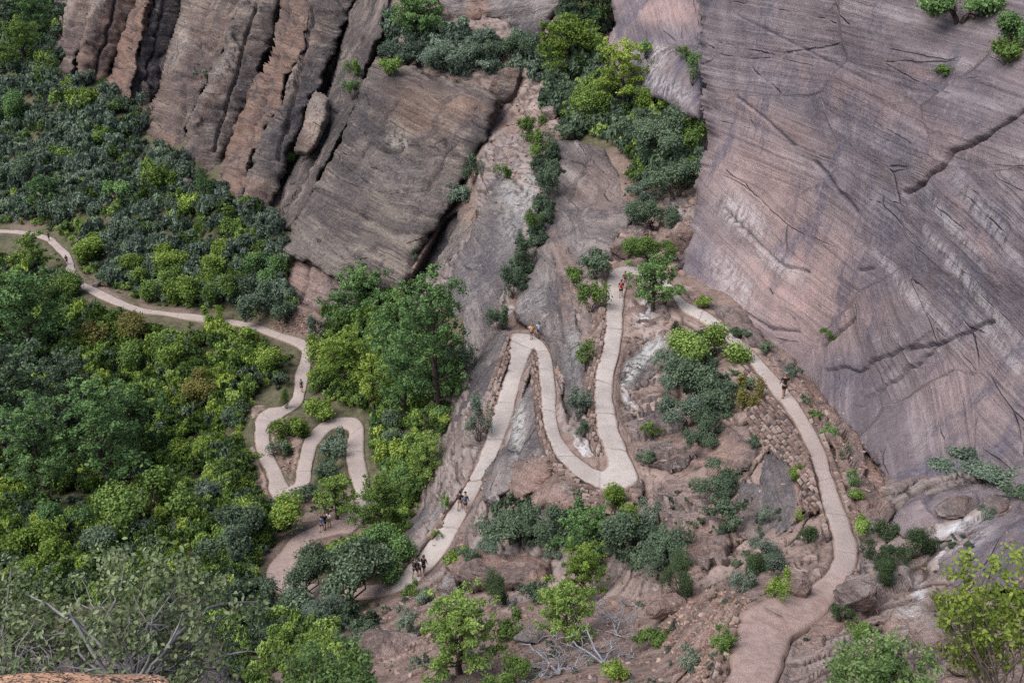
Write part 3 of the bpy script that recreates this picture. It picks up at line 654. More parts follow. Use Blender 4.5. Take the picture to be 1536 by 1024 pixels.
# ---- the great slickrock wall on the right
patch(CL, [(1048,-140),(1050,60),(1052,110),(1062,180),(1062,235),(1048,270),(1046,330),(1024,395),(1012,428),(1040,462),(1090,496),(1145,525),(1195,565),(1240,610),(1290,655),(1328,700),(1338,790),(1400,800),(1560,770),(1790,740),(2240,700),(2240,-140)],
      [(1050,440,93.2),(1120,500,83.5),(1230,590,71),(1330,740,54.5),(1536,740,49),(1760,740,42),(1050,0,106),(1230,0,83),(1536,0,62),(1760,0,53),(1330,0,74),(1250,300,77),(1500,350,56.5),(1060,250,99),(2200,740,33),(2200,0,41)], M['wall'], tps=True, step=2.2, bevel=(6,.8), rag=4,
      fb=((1.0,16),(.14,2.5)), sa=.03, shelf=.05, warp=.3, blend=9, rough=.12, push=False,
      sets=((1150,60,8),(1400,60,16),(1150,230,22),(1320,220,26),(1490,150,20),(1110,370,46),(1260,340,36),(1200,460,34),(1270,540,82),(1360,520,70),(1480,330,42),(1480,480,46),(1400,630,76),(1540,620,44)),
      cracks=[([(1800,60),(1536,186),(1490,212),(1441,233),(1432,252),(1400,280),(1370,292)],2.6,2.2),([(1100,20),(1150,45),(1200,70),(1290,115)],1.6,.16),([(1095,140),(1150,180),(1180,212)],1.8,.3),([(1216,240),(1250,280),(1285,318)],2.6,.5),
              ([(1232,520),(1290,480)],1.8,.5),([(1240,555),(1268,550),(1292,560),(1330,540),(1380,520),(1412,512)],1.8,.5),([(1290,610),(1330,575),(1370,548),(1412,512),(1490,480)],1.7,.45),([(1300,410),(1325,408)],2,.3),([(1080,310),(1130,365),(1165,395),(1205,405)],2,.35),([(1100,460),(1150,490),(1190,495)],1.8,.35)],
      blobs=[(1270,170,250,48,30,'dark',.62),(1330,330,110,60,40,'dark',.55),(1180,90,120,26,14,'dark',.5),(1410,420,120,22,36,'dark',.4),(1180,430,130,100,10,'pink',1.0),(1300,150,200,30,24,'pink',.5),(1150,300,60,110,-30,'pink',.8),(1460,600,90,80,40,'pink',.4),(1300,480,100,30,-25,'pink',.45),(1470,430,12,110,-38,'white',.5),(1380,440,10,90,-40,'white',.4),(1510,520,10,90,-38,'white',.45),(1440,330,10,80,-35,'white',.4),(1110,270,60,60,30,'pink',.8),(1240,380,70,70,30,'pink',.7),(1150,180,80,20,30,'pink',.6),(1085,430,26,60,-30,'white',.5),(1105,330,26,44,-40,'white',.6),(1150,395,50,18,30,'white',.5),(1500,330,16,90,-35,'white',.35),(1480,350,14,80,-28,'pink',.6),
             (1350,210,120,60,20,'dark',.4),(1430,140,90,50,20,'dark',.4),(1480,330,60,40,20,'dark',.65),(1400,300,40,30,0,'dark',.7),(1500,430,80,60,30,'dark',.35),(1270,560,50,30,0,'dark',.6),(1330,420,60,60,0,'dark',.35),(1285,300,40,40,40,'dark',.5),(1110,40,60,30,0,'dark',.35),(1250,90,90,26,20,'dark',.35),
             (1040,400,20,50,15,'dark',.6),(1390,110,50,10,15,'pink',.6),(1420,250,30,40,-30,'pink',.5),(1130,380,36,30,20,'pink',.5)],
      label='great slickrock wall with crossed bedding rising on the right', seed=60)
patch(CL, [(1362,108),(1385,102),(1410,108),(1434,114),(1438,121),(1424,119),(1395,112),(1365,112)], [(1365,110,69.2),(1400,104,67),(1436,118,66)], M['red'], bevel=(4,.5), rag=1, drop=1.0, fb=((.2,2),), blobs=[(1400,110,40,10,0,'pink',.9)], label='small pink ledge on the right wall', seed=61)
# ---- lower right benches
patch(CL, [(1345,800),(1372,772),(1420,748),(1480,730),(1540,702),(1640,670),(1700,690),(1700,790),(1540,770),(1480,800),(1420,815),(1375,815)], [(1350,800,46.5),(1540,705,46),(1540,770,41.5),(1420,810,43.2),(1680,690,42)], M['wall'], bevel=(7,.9), rag=5,
      fb=((.6,6),(.15,1.5)), sa=.14, block=(.35,2.6), sets=((1450,760,-28),(1560,720,-20)), cracks=[([(1390,790),(1440,775),(1470,745)],2.5,.6),([(1440,800),(1540,745)],2.5,.6)], blobs=[(1500,770,60,20,-20,'pink',.5),(1400,790,60,20,-20,'pink',.35)], label='grey ledges at the foot of the right wall', seed=62, push=False, drop=2)
patch(CL, [(1405,840),(1440,802),(1500,778),(1545,758),(1640,735),(1690,760),(1690,900),(1545,880),(1470,880),(1420,890)], [(1405,840,42),(1545,762,39.5),(1545,880,33),(1420,885,38.5)], M['wall'], bevel=(12,1.2), rag=4, fb=((.5,6),(.1,1.5)), sa=.06,
      sets=((1480,830,-30),), blobs=[(1440,815,60,12,-28,'white',1.0),(1400,835,14,30,10,'white',.9),(1500,830,60,30,-20,'dark',.45)], label='smooth pale stained slab at the right edge', seed=63, push=False, drop=2)
# ---- red rock ledge right under the camera station
M['ledge'] = rock_mat('orange_sandstone', (.36, .21, .14), (.52, .32, .22), (.62, .42, .31), c_pink=(.60, .36, .24), line=.2, mscale=1.5, crack=0)
patch('rock_ledge', [(-160,1020),(60,1016),(150,1014),(236,1014),(252,1020),(262,1050),(250,1300),(-160,1300)], [(0,1020,3.6),(240,1020,3.5),(0,1250,2.2)], M['ledge'], step=3, bevel=(8,.06), rag=.35, margin=5, drop=.5, fb=((.03,.6),(.006,.1)), sa=.002, rough=.01,
      blobs=[(100,1100,400,200,0,'pink',1.2)], label='orange rock ledge at the lower left corner', seed=70, push=False, warp=.1)
patch('near_slope', [(-300,945),(0,965),(180,980),(310,1004),(370,1040),(400,1350),(-300,1350)], [(0,950,12.5),(430,1010,11.5),(0,1300,7),(450,1300,7)], M['red'], step=4, bevel=(10,.5), rag=8, drop=2, fb=((.3,2.5),(.1,.6)), sa=.03, block=(.12,.5),
      blobs=[(200,1050,300,60,0,'dark',.5)], label='stony lip under the foreground bush', seed=71, push=False)

build_ground()
build_trail()
# ---- sheets of rock lying on the slope
for poly, off, mt, kw, lb in [
 ([(922,480),(960,452),(1000,470),(1012,520),(985,560),(1000,600),(1032,640),(1042,690),(1010,705),(965,695),(944,660),(926,610),(926,540)], .5, 'red', dict(block=(.4,2.4,1.9), shelf=.75, shelf_f=.75, sets=((0,0,-12),), rough=.35, blobs=[(962,540,14,40,28,'white',1.2),(945,605,8,26,-30,'white',1.0),(1000,640,60,60,0,'dark',.5),(950,480,30,40,0,'pink',.6)]), 'layered brown ledges right of the upper path leg'),
 ([(1000,655),(1040,636),(1080,625),(1118,618),(1130,650),(1152,680),(1122,705),(1092,722),(1062,752),(1012,764),(984,748),(990,700)], .7, 'red', dict(sets=((0,0,10),), rough=.12, block=(.12,4.0), blobs=[(1070,690,80,70,0,'pink',.75)]), 'smooth pink rock face under the rocky dome'),
 ([(1112,722),(1150,690),(1182,660),(1202,690),(1198,740),(1188,790),(1150,804),(1110,802),(1098,762)], 1.05, 'slab', dict(sets=((0,0,75),), rough=.12, blobs=[(1160,740,30,60,0,'dark',.6),(1120,770,30,30,0,'pink',.4)]), 'smooth grey slab below the tall stone wall'),
 ([(1190,700),(1206,702),(1203,740),(1200,784),(1182,797),(1184,750)], .7, 'red', dict(sets=((0,0,80),), rough=.1, blobs=[(1195,750,20,60,0,'pink',.9)]), 'narrow pink rib between the grey slab and the path'),
 ([(1085,468),(1140,500),(1195,556),(1245,606),(1300,656),(1326,700),(1338,782),(1300,790),(1268,714),(1238,652),(1192,582),(1130,522)], .7, 'red', dict(block=(.42,2.2), sets=((0,0,52),), rough=.3, blobs=[(1240,620,80,90,40,'pink',.75),(1310,720,30,70,10,'pink',.9),(1110,500,40,20,40,'dark',.5)]), 'fractured pink rock bank between the right path and the wall'),
 ([(1020,434),(1052,440),(1100,468),(1142,498),(1132,523),(1102,502),(1066,470),(1030,452)], .5, 'slab', dict(block=(.35,1.4), sets=((0,0,40),), rough=.3, blobs=[(1080,475,60,30,30,'pink',.35)]), 'fractured grey rock bank at the top of the right path'),
 ([(998,292),(1044,286),(1045,340),(1030,402),(1000,400),(984,370),(990,330)], .5, 'red', dict(block=(.3,1.3,1.8), shelf=.5, shelf_f=1.0, sets=((0,0,-4),), rough=.3, blobs=[(1020,320,30,26,0,'white',.6),(1020,380,30,30,0,'dark',.4),(1010,345,40,40,0,'pink',.5)]), 'orange brown ledges against the right wall above the path top'),
 ([(903,346),(930,330),(960,335),(986,360),(990,396),(950,399),(916,386)], .5, 'red', dict(block=(.3,1.2,1.8), shelf=.5, shelf_f=1.0, sets=((0,0,8),), rough=.3, blobs=[(945,370,40,30,0,'dark',.4)]), 'brown ledges left of the path top'),
 ([(745,200),(800,188),(830,214),(816,300),(800,340),(772,275),(738,300),(722,268)], .5, 'slab', dict(block=(.4,1.7,1.6), sets=((0,0,10),), rough=.3, blobs=[(785,280,30,50,0,'white',.8),(760,220,30,30,0,'pink',.4)]), 'pale stepped rock right of the big block'),
 ([(640,910),(700,925),(720,960),(650,975),(560,985),(530,965),(560,935)], .25, 'red', dict(block=(.22,1.2), sets=((0,0,6),), rough=.2, blobs=[(620,950,60,30,0,'pink',.6)]), 'broken pink rock showing in the red soil at the bottom'),
 ([(992,503),(1002,520),(990,545),(968,574),(940,586),(928,584),(940,556),(962,526),(980,508)], 1.0, 'slab', dict(sets=((0,0,-62),), rough=.08, blobs=[(952,552,10,46,42,'white',1.6),(975,520,14,26,42,'white',1.2)]), 'grey slab with a bright white streak on the rocky dome'),  # white streak painted down the slab
 ([(982,752),(1060,757),(1102,802),(1092,850),(1040,852),(1000,812)], .6, 'red', dict(block=(.3,1.9,1.8), shelf=.6, shelf_f=.9, sets=((0,0,6),), rough=.3, blobs=[(1040,800,60,50,0,'pink',.5)]), 'stacked pink ledges left of the grey slab'),
 ([(690,800),(740,770),(790,780),(800,820),(740,835),(690,835),(672,825)], .4, 'red', dict(block=(.2,2.0), sets=((0,0,30),), rough=.15, blobs=[(740,800,60,30,0,'pink',.5)]), 'low pink rock right of the lower path leg'),
 ([(1240,880),(1300,850),(1345,850),(1400,880),(1430,960),(1400,1050),(1200,1060),(1165,1020),(1180,980),(1225,935)], .4, 'red', dict(block=(.5,1.8,1.5), sets=((0,0,-35),), rough=.35, blobs=[(1300,950,120,60,0,'pink',.6),(1370,920,20,60,10,'white',.9),(1250,940,50,30,0,'pink',.7)]), 'tumbled pink rock right of the near path'),
 ([(1100,870),(1170,862),(1235,830),(1246,850),(1215,872),(1165,890),(1125,905),(1095,900)], .35, 'red', dict(block=(.25,1.6), sets=((0,0,-12),), rough=.2, blobs=[(1170,880,70,30,0,'pink',.55)]), 'low rock shelf at the inside of the path bend'),
 ([(735,700),(790,690),(826,690),(842,715),(838,760),(800,780),(745,770),(728,735)], .5, 'slab', dict(block=(.3,2.6), sets=((0,0,-25),), rough=.25, blobs=[(800,715,50,40,0,'pink',.7)]), 'rough rock below the wedge of grey slab'),
 ([(845,400),(908,405),(905,440),(904,470),(900,520),(890,560),(884,610),(872,560),(862,480)], .3, 'red', dict(block=(.35,1.6,1.6), sets=((0,0,8),), rough=.25, blobs=[(885,520,30,90,0,'pink',.4)]), 'layered rock along the left side of the upper path leg'),
]:
    patch(CL, poly, off, M[mt], bevel=(6,.7), rag=5, fb=((.35,5),(.12,1.2)), sa=.12, drop=1.2, seed=100 + len(SURF), label=lb, **kw)
# ---- big boulders
for poly, an, mt, th, bl, lb in [
 ([(668,850),(690,833),(715,826),(735,834),(760,829),(790,827),(815,838),(826,856),(822,879),(800,891),(782,885),(760,889),(730,886),(700,881),(680,869)], [(680,870,67.5),(820,880,63.5),(690,832,69.5),(815,838,66)], 'red', 12, [(740,845,70,16,8,'pink',.7),(800,860,30,30,0,'pink',.8),(700,865,40,14,10,'dark',.4)], 'long flat topped pink boulder in front of the broad dark bush'),
 ([(792,754),(813,729),(836,707),(849,721),(864,745),(870,766),(840,770),(808,762)], [(800,756,69.5),(866,766,64.5),(836,710,69.6)], 'red', -20, [(845,715,7,24,-20,'white',.9),(866,765,12,10,0,'white',1.0),(825,745,30,20,0,'pink',.5)], 'triangular pink boulder below the curved stone wall'),
 ([(766,742),(780,712),(800,690),(822,687),(837,702),(832,722),(806,740),(786,751)], [(775,742,73),(830,716,70.5),(800,692,75)], 'red', 20, [(800,715,40,30,0,'pink',.8)], 'rounded pink boulder under the middle bend of the path'),
 ([(880,916),(910,899),(950,884),(986,875),(992,905),(1002,930),(1019,951),(1006,957),(975,938),(945,928),(900,927)], [(890,918,55),(1010,950,49),(985,880,53.5)], 'slab', 38, [(985,925,50,9,40,'white',.7),(960,910,60,14,38,'pink',.5)], 'striped slanting boulder above the grey twigs'),
]:
    an = [(x_, y_, w_ - 2.0) for x_, y_, w_ in an]; bl = bl + [(poly[0][0] + 60, poly[0][1], 150, 90, 0, 'pink', .65)]
    patch('boulder', poly, an, M[mt], step=1.6, bevel=(11,2.6), margin=4, drop=2.5, rag=3, fb=((.35,4),(.1,1)), sets=((0,0,th),), sa=.06, rough=.18, blobs=bl, label=lb, kind=None, cat='boulder', grp='boulders on the slopes', seed=200 + len(SURF))
WALLS = []
# ---- mortarless walls that carry the path
M['masonry'] = rock_mat('wall_stone', (.05, .036, .03), (.09, .066, .055), (.15, .11, .09), c_pink=(.42, .30, .25), c_white=(.5, .45, .42), line=.4, crack=0)  # base darkened to paint shade in the gaps between laid stones
for poly, off, bs, th, lb in [
 ([(1120,546),(1142,576),(1172,613),(1192,643),(1210,677),(1222,720),(1228,762),(1212,770),(1194,704),(1160,682),(1128,652),(1116,600)], 1.25, .45, 50, 'tall rough stone wall holding up the right path below the lone hiker'),
 ([(826,672),(838,690),(852,706),(868,720),(890,733),(914,741),(942,738),(962,722),(962,744),(935,768),(895,766),(865,750),(842,722),(822,690)], .8, .42, 10, 'curved stone wall under the lowest bend of the paved switchback'),
 ([(593,862),(626,828),(642,805),(665,772),(686,738),(702,712),(711,716),(694,748),(674,783),(652,808),(632,829),(604,868)], .45, .55, -55, 'rubble stone edging along the left side of the lower paved leg'),
 ([(740,560),(756,520),(761,502),(767,512),(761,560),(739,625),(730,650),(722,645)], .45, .55, -70, 'stone edging at the top left of the lower paved leg'),
 ([(797,526),(803,530),(808,545),(811,600),(815,640),(822,656),(836,690),(826,692),(808,650),(801,600),(798,560)], .45, .5, 78, 'low stone wall between the lower and middle paved legs'),
 ([(889,480),(911,440),(910,475),(905,519),(895,560),(892,602),(895,642),(906,680),(896,690),(882,650),(880,600),(884,540)], .4, .6, -80, 'stone edging along the left side of the upper paved leg'),
 ([(795,490),(812,478),(828,488),(840,518),(848,560),(842,590),(836,570),(832,540),(822,513),(806,503)], .7, .7, 50, 'stone bank above the middle switchback behind the standing hikers'),
 ([(1116,916),(1105,950),(1092,985),(1083,1024),(1074,1090),(1058,1090),(1070,1020),(1082,972),(1097,930),(1109,912)], .35, .6, -75, 'stone curb along the left side of the near path'),
 ([(1240,683),(1253,722),(1272,765),(1286,806),(1294,806),(1279,760),(1261,718),(1248,683),(1222,625),(1213,627)], .25, .6, 70, 'stone curb along the right side of the right path'),
 ([(1215,680),(1228,727),(1235,767),(1250,804),(1240,812),(1226,772),(1219,730),(1206,686)], .35, .5, 75, 'stone curb along the left side of the path above the bend'),
]:
    pp = [(x, y) for x, y in poly]
    o = patch('retaining_wall', pp, off, M['red' if 'bank' in lb else 'masonry'], step=1.1, bevel=(2.5,.25), margin=3, drop=.6, rag=2.2, fb=((.12,1.5),), sets=((0,0,th),), sa=.02, rough=.06, block=(.3 if 'bank' in lb else .12,bs), masonry=True, seed=300 + len(SURF), label=lb, kind='thing', cat='stone wall', grp='stone walls along the path')
    if 'bank' not in lb: WALLS.append((o, pp, th))
# ------------------------------------------------------------------ where a bearing meets the rock
_v, _f, _o = [], [], 0
for P_, f_ in SURF:
    _v.append(P_); _f.append(f_ + _o); _o += len(P_)
_V = np.concatenate(_v); _F = np.concatenate(_f)
BVH = BVHTree.FromPolygons(_V.tolist(), _F.tolist(), epsilon=0.0)
def hit(u, v):
    d = Vector(at(u, v, 1.0)).normalized()
    loc, nor, idx, dist = BVH.ray_cast(Vector((0, 0, 0)), d)
    return (loc, nor) if loc is not None else (Vector(at(u, v, float(ground_w(np.array([u]), np.array([v]))[0]))), Vector((0, 0, 1)))
def wdist(p):      # distance along the viewing axis of a world point
    return p.y * CP - p.z * SP
# ------------------------------------------------------------------ foliage
M['yellow'] = leaf_mat('yellow_green_leaves', (0.073, 0.118, 0.025), (0.207, 0.302, 0.054), (0.448, 0.538, 0.118), .8)
M['olive'] = leaf_mat('olive_leaves', (0.058, 0.097, 0.026), (0.156, 0.246, 0.058), (0.325, 0.441, 0.111), .8)
M['green'] = leaf_mat('green_leaves', (0.052, 0.101, 0.039), (0.130, 0.234, 0.081), (0.273, 0.416, 0.137))
M['dark'] = leaf_mat('dark_scrub_leaves', (0.055, 0.081, 0.052), (0.114, 0.166, 0.101), (0.227, 0.299, 0.176))
M['teal'] = leaf_mat('hazy_blue_green_leaves', (0.072, 0.097, 0.073), (0.149, 0.202, 0.146), (0.279, 0.351, 0.246))  # pale and bluish: haze over the far scrub painted into the leaves
M['sage'] = leaf_mat('grey_sage_leaves', (0.078, 0.104, 0.084), (0.169, 0.214, 0.156), (0.338, 0.376, 0.273))
M['juniper'] = leaf_mat('juniper_needles', (0.029, 0.047, 0.024), (0.065, 0.101, 0.044), (0.143, 0.195, 0.078))
M['rust'] = leaf_mat('rusty_leaves', (0.078, 0.072, 0.024), (0.195, 0.181, 0.052), (0.351, 0.338, 0.104))
M['bark'] = plain_mat('bark', (.075, .058, .048), .9, .4, 9, .02)
M['greybark'] = plain_mat('weathered_grey_bark', (.20, .185, .185), .85, .35, 12, .01)
M['deadwood'] = plain_mat('bleached_dead_wood', (.21, .205, .22), .8, .45, 5, .01)

def quads_to_mesh(name, C, N, L, Wd, T, vary=None):
    """leaf quads: centres, normals, length, width, tint"""
    n = len(C)
    rnd = RNG.normal(size=(n, 3)); t = np.cross(N, rnd); t /= np.linalg.norm(t, axis=1)[:, None] + 1e-9
    b = np.cross(N, t)
    L = np.broadcast_to(L, n)[:, None]; Wd = np.broadcast_to(Wd, n)[:, None]
    V = np.stack([C - t * L, C - b * Wd + t * L * .15, C + t * L, C + b * Wd + t * L * .15], 1)
    V[:, 2] -= N * L * .25; V[:, 0] -= N * L * .15
    f = np.arange(n * 4).reshape(n, 4)
    at_ = {'tint': ('FLOAT', np.repeat(T, 4)), 'vary': ('FLOAT', np.repeat(vary if vary is not None else np.zeros(n), 4))}
    return V.reshape(-1, 3), f, at_

def leaf_cloud(n_clump, n_leaf, leaf, lobes=5, flat=.25, base=.05, taper=0.0, seed=0, clump=(.16, .32), gap=.0):
    """leaves of one crown in a unit frame: x, y within +-1, z 0..1"""
    g = np.random.default_rng(seed)
    lob = [(g.uniform(0, 6.28), g.uniform(.1, 1.0), g.uniform(.4, 1.15), g.uniform(.22, .60)) for _ in range(lobes + 1)]
    cen = []
    while len(cen) < n_clump:
        a, r, h, s = lob[g.integers(lobes)]
        d = g.normal(size=3); d /= np.linalg.norm(d); d[2] = abs(d[2]) * (1 if g.random() > flat else -1)
        q = np.array([math.cos(a) * r * .75, math.sin(a) * r * .75, h * .52]) + d * s * np.array([.62, .62, .46]) * g.uniform(.6, 1.0)
        if q[2] < base: q[2] = base + g.random() * .12
        if taper: q[:2] *= 1 - taper * q[2]
        cen.append(q)
    cen = np.array(cen); cr = g.uniform(*clump, n_clump); ct = g.random(n_clump)
    k = np.repeat(np.arange(n_clump), n_leaf)
    d = g.normal(size=(len(k), 3)); d /= np.linalg.norm(d, axis=1)[:, None]
    rr = g.random(len(k)) ** .45
    C = cen[k] + d * (cr[k] * rr)[:, None] * np.array([1, 1, .7])
    out = C - np.array([0, 0, .35]); out /= np.linalg.norm(out, axis=1)[:, None] + 1e-9
    N = .55 * d + .45 * out + np.array([0, 0, .35]) + .55 * g.normal(size=d.shape); N /= np.linalg.norm(N, axis=1)[:, None]
    T = .42 * ct[k] + .3 * g.random(len(k)) + .28 * np.clip(C[:, 2], 0, 1) - .12 + .12 * (rr - .5)  # tint rises upward and outward: brighter crown tops painted into the leaves
    keep = C[:, 2] > -.02
    L = leaf * g.uniform(.7, 1.3, len(k))
    return C[keep], N[keep], L[keep], T[keep], cen

def feather(n_leaf, leaf, asp, seed, lim=26):
    """an airy crown: sprays of leaves strung along rising limbs, sky between them"""
    g = np.random.default_rng(seed); cen = []; cr = []; limbs = []
    for k in range(lim):
        h0 = .12 + .62 * (k + g.random()) / lim; a = k * 2.4 + g.uniform(-.5, .5)
        ln = g.uniform(.45, 1.05) * (1.0 - .62 * max(0, (h0 - .25) / .6) ** 1.3); rise = g.uniform(.10, .34) * (1.1 - h0 * .3)
        tip = np.array([math.cos(a) * ln, math.sin(a) * ln, min(1.0, h0 + rise)]); st = np.array([.02 * math.cos(a), .02 * math.sin(a), h0])
        limbs.append((st, tip))
        for f in np.linspace(.35, 1.0, 5 + int(ln * 5)):
            q = st + (tip - st) * f; q[2] += .10 * f * (1 - f); cen.append(q + g.normal(size=3) * [.07, .07, .03]); cr.append(g.uniform(.06, .15))
    for k in range(8): cen.append(np.array([g.normal() * .09, g.normal() * .09, g.uniform(.75, 1.0)])); cr.append(g.uniform(.07, .13))
    cen = np.array(cen); cr = np.array(cr); ct = g.random(len(cen)); k = np.repeat(np.arange(len(cen)), n_leaf)
    d = g.normal(size=(len(k), 3)); d /= np.linalg.norm(d, axis=1)[:, None]; rr = g.random(len(k)) ** .5
    sq = np.array([1, 1, .75 / max(asp, .8)])
    C = cen[k] + d * (cr[k] * rr)[:, None] * sq
    N = .5 * d + [0, 0, .55] + .6 * g.normal(size=d.shape); N /= np.linalg.norm(N, axis=1)[:, None]
    T = .45 * ct[k] + .3 * g.random(len(k)) + .25 * C[:, 2] - .08  # higher leaves take a lighter tint, light from above put into colour
    return C, N, leaf * g.uniform(.7, 1.3, len(k)), T, cen, limbs

def tube(paths, sides=6):
    """paths: list of [(point, radius), ...] -> verts, quad faces"""
    VV, FF, o = [], [], 0
    for path in paths:
        P = np.array([q[0] for q in path], float); r = np.array([q[1] for q in path], float)
        t = np.gradient(P, axis=0); t /= np.linalg.norm(t, axis=1)[:, None] + 1e-9
        ref = np.array([0.31, 0.95, 0.05]); u = np.cross(t, ref); u /= np.linalg.norm(u, axis=1)[:, None] + 1e-9; w = np.cross(t, u)
        a = np.linspace(0, 2 * np.pi, sides, endpoint=False)
        ring = P[:, None] + r[:, None, None] * (np.cos(a)[None, :, None] * u[:, None] + np.sin(a)[None, :, None] * w[:, None])
        m = len(P); VV.append(ring.reshape(-1, 3))
        i = np.arange(m - 1)[:, None] * sides + np.arange(sides)[None]; j = np.arange(m - 1)[:, None] * sides + (np.arange(sides)[None] + 1) % sides
        FF.append(np.stack([i, j, j + sides, i + sides], -1).reshape(-1, 4) + o); o += m * sides
    return np.concatenate(VV), np.concatenate(FF)

def branchy(g, start, ends, r0, r1=.006, wig=.08, seg=5):
    """crooked limbs from a start point to each end"""
    paths = []
    for e in ends:
        s = np.array(start, float); e = np.array(e, float); pts = []
        for k in range(seg + 1):
            f = k / seg
            p = s + (e - s) * f + (g.normal(size=3) * wig * np.linalg.norm(e - s) * (f * (1 - f) * 4) ** .5 if 0 < k < seg else 0)
            p[2] += .10 * f * (1 - f) * np.linalg.norm(e - s)
            pts.append((p, r0 + (r1 - r0) * f))
        paths.append(pts)
    return paths

PROTO = {}
ASPECTS = (.7, 1.0, 1.4, 2.0, 2.8, 4.0)
def proto(kind, lod, k, asp=1.0):
    """shared leaf and stem meshes of one growth form in a unit frame"""
    key = (kind, lod, k, asp)
    if key in PROTO: return PROTO[key]
    sd = 1000 * lod + 17 * k + sum(map(ord, kind)); g = np.random.default_rng(sd)
    nc, nl, lf = [(26, 22, .085), (60, 38, .052), (120, 62, .034)][lod]
    if kind == 'shrub': a = dict(lobes=5, flat=.2, clump=(.15, .30))
    elif kind == 'scrub': a = dict(lobes=7, flat=.1, clump=(.12, .24)); lf *= .85; nl = int(nl * 1.2)
    elif kind == 'tree': a = dict(lobes=8, flat=.35, base=.24, clump=(.13, .24))
    elif kind == 'upright': a = dict(lobes=5, flat=.3, taper=.45, clump=(.12, .22)); lf *= .8; nl = int(nl * 1.25)
    if kind == 'tree': C, N, L, T, cen, limbs = feather([8, 20, 36][lod], lf * [.9, .85, .85][lod], asp, sd, [14, 22, 30][lod])
    else: C, N, L, T, cen = leaf_cloud(nc, nl, lf, seed=sd, **a)
    C = C * [1, 1, asp]; cen = cen * [1, 1, asp]
    V, f, at_ = quads_to_mesh(kind, C, N, L, L * (.62 if kind != 'upright' else .4), T)
    leaves = mesh_np('leaves', V, f, False, at_)
    idx = g.permutation(len(cen))[:[4, 8, 14][lod]]
    if kind == 'tree':
        top = np.array([g.uniform(-.06, .06), g.uniform(-.06, .06), .5 * asp]); q = min(1.3, asp ** .5)
        paths = [[(np.array([0, 0, -.06]), .06 * q), (np.array([.03, -.02, .12 * asp]), .052 * q), (top * .6, .042 * q), (top, .016)]]
        paths[0][-1:] = [(top, .03), (np.array([0, 0, .8 * asp]), .012)]
        for st_, tip_ in limbs: paths += branchy(g, st_ * [1, 1, asp], [tip_ * [1, 1, asp]], .016, .004, .05, 4)
    else:
        paths = branchy(g, (0, 0, -.06), cen[idx] * [.9, .9, .95], .022)
    V, f = tube(paths, 5); stems = mesh_np('stems', V, f, True)
    PROTO[key] = (leaves, stems)
    return PROTO[key]

MATSETS = {}
def with_mat(me, mat):
    key = (me.name, mat)
    if key not in MATSETS:
        c = me.copy(); c.materials.clear(); c.materials.append(M[mat]); MATSETS[key] = c
    return MATSETS[key]

NPL = [0]
def plant(u, v, wpx, hpx, form, mat, name, label, cat='shrub', group=None, sink=.03, loc=None):
    """one plant standing where bearing (u, v) meets the ground, wpx by hpx in picture units"""
    NPL[0] += 1; g = random.Random(NPL[0] * 77 + 5)
    wpx *= 1.28; hpx *= 1.2
    p = loc if loc is not None else hit(u, v)[0]
    w = wdist(p); dep = math.atan2(-p.z, p.y)
    rad = wpx / 2 / F * w
    h = max((hpx / F * w - rad * .55 * math.sin(dep)) / math.cos(dep), .55 * rad)
    lod = 0 if wpx < 30 else (1 if wpx < 74 else 2)
    asp = min(ASPECTS, key=lambda q: abs(math.log(q / max(h / rad, .3))))
    le, st = proto(form, lod, g.randrange(3 if lod == 1 else 2 if lod else 4), asp); sc = (rad * 1.1, rad * 1.1, h * 1.06 / asp)
    root = empty(name, p - Vector((0, 0, sink * h)), g.uniform(0, 6.28)); root.scale = sc
    tag(root, label, cat, group)
    link('foliage' if form != 'tree' else 'crown', with_mat(le, mat), None, root)
    link('stem' if form != 'tree' else 'trunk', with_mat(st, 'bark'), None, root)
    return root

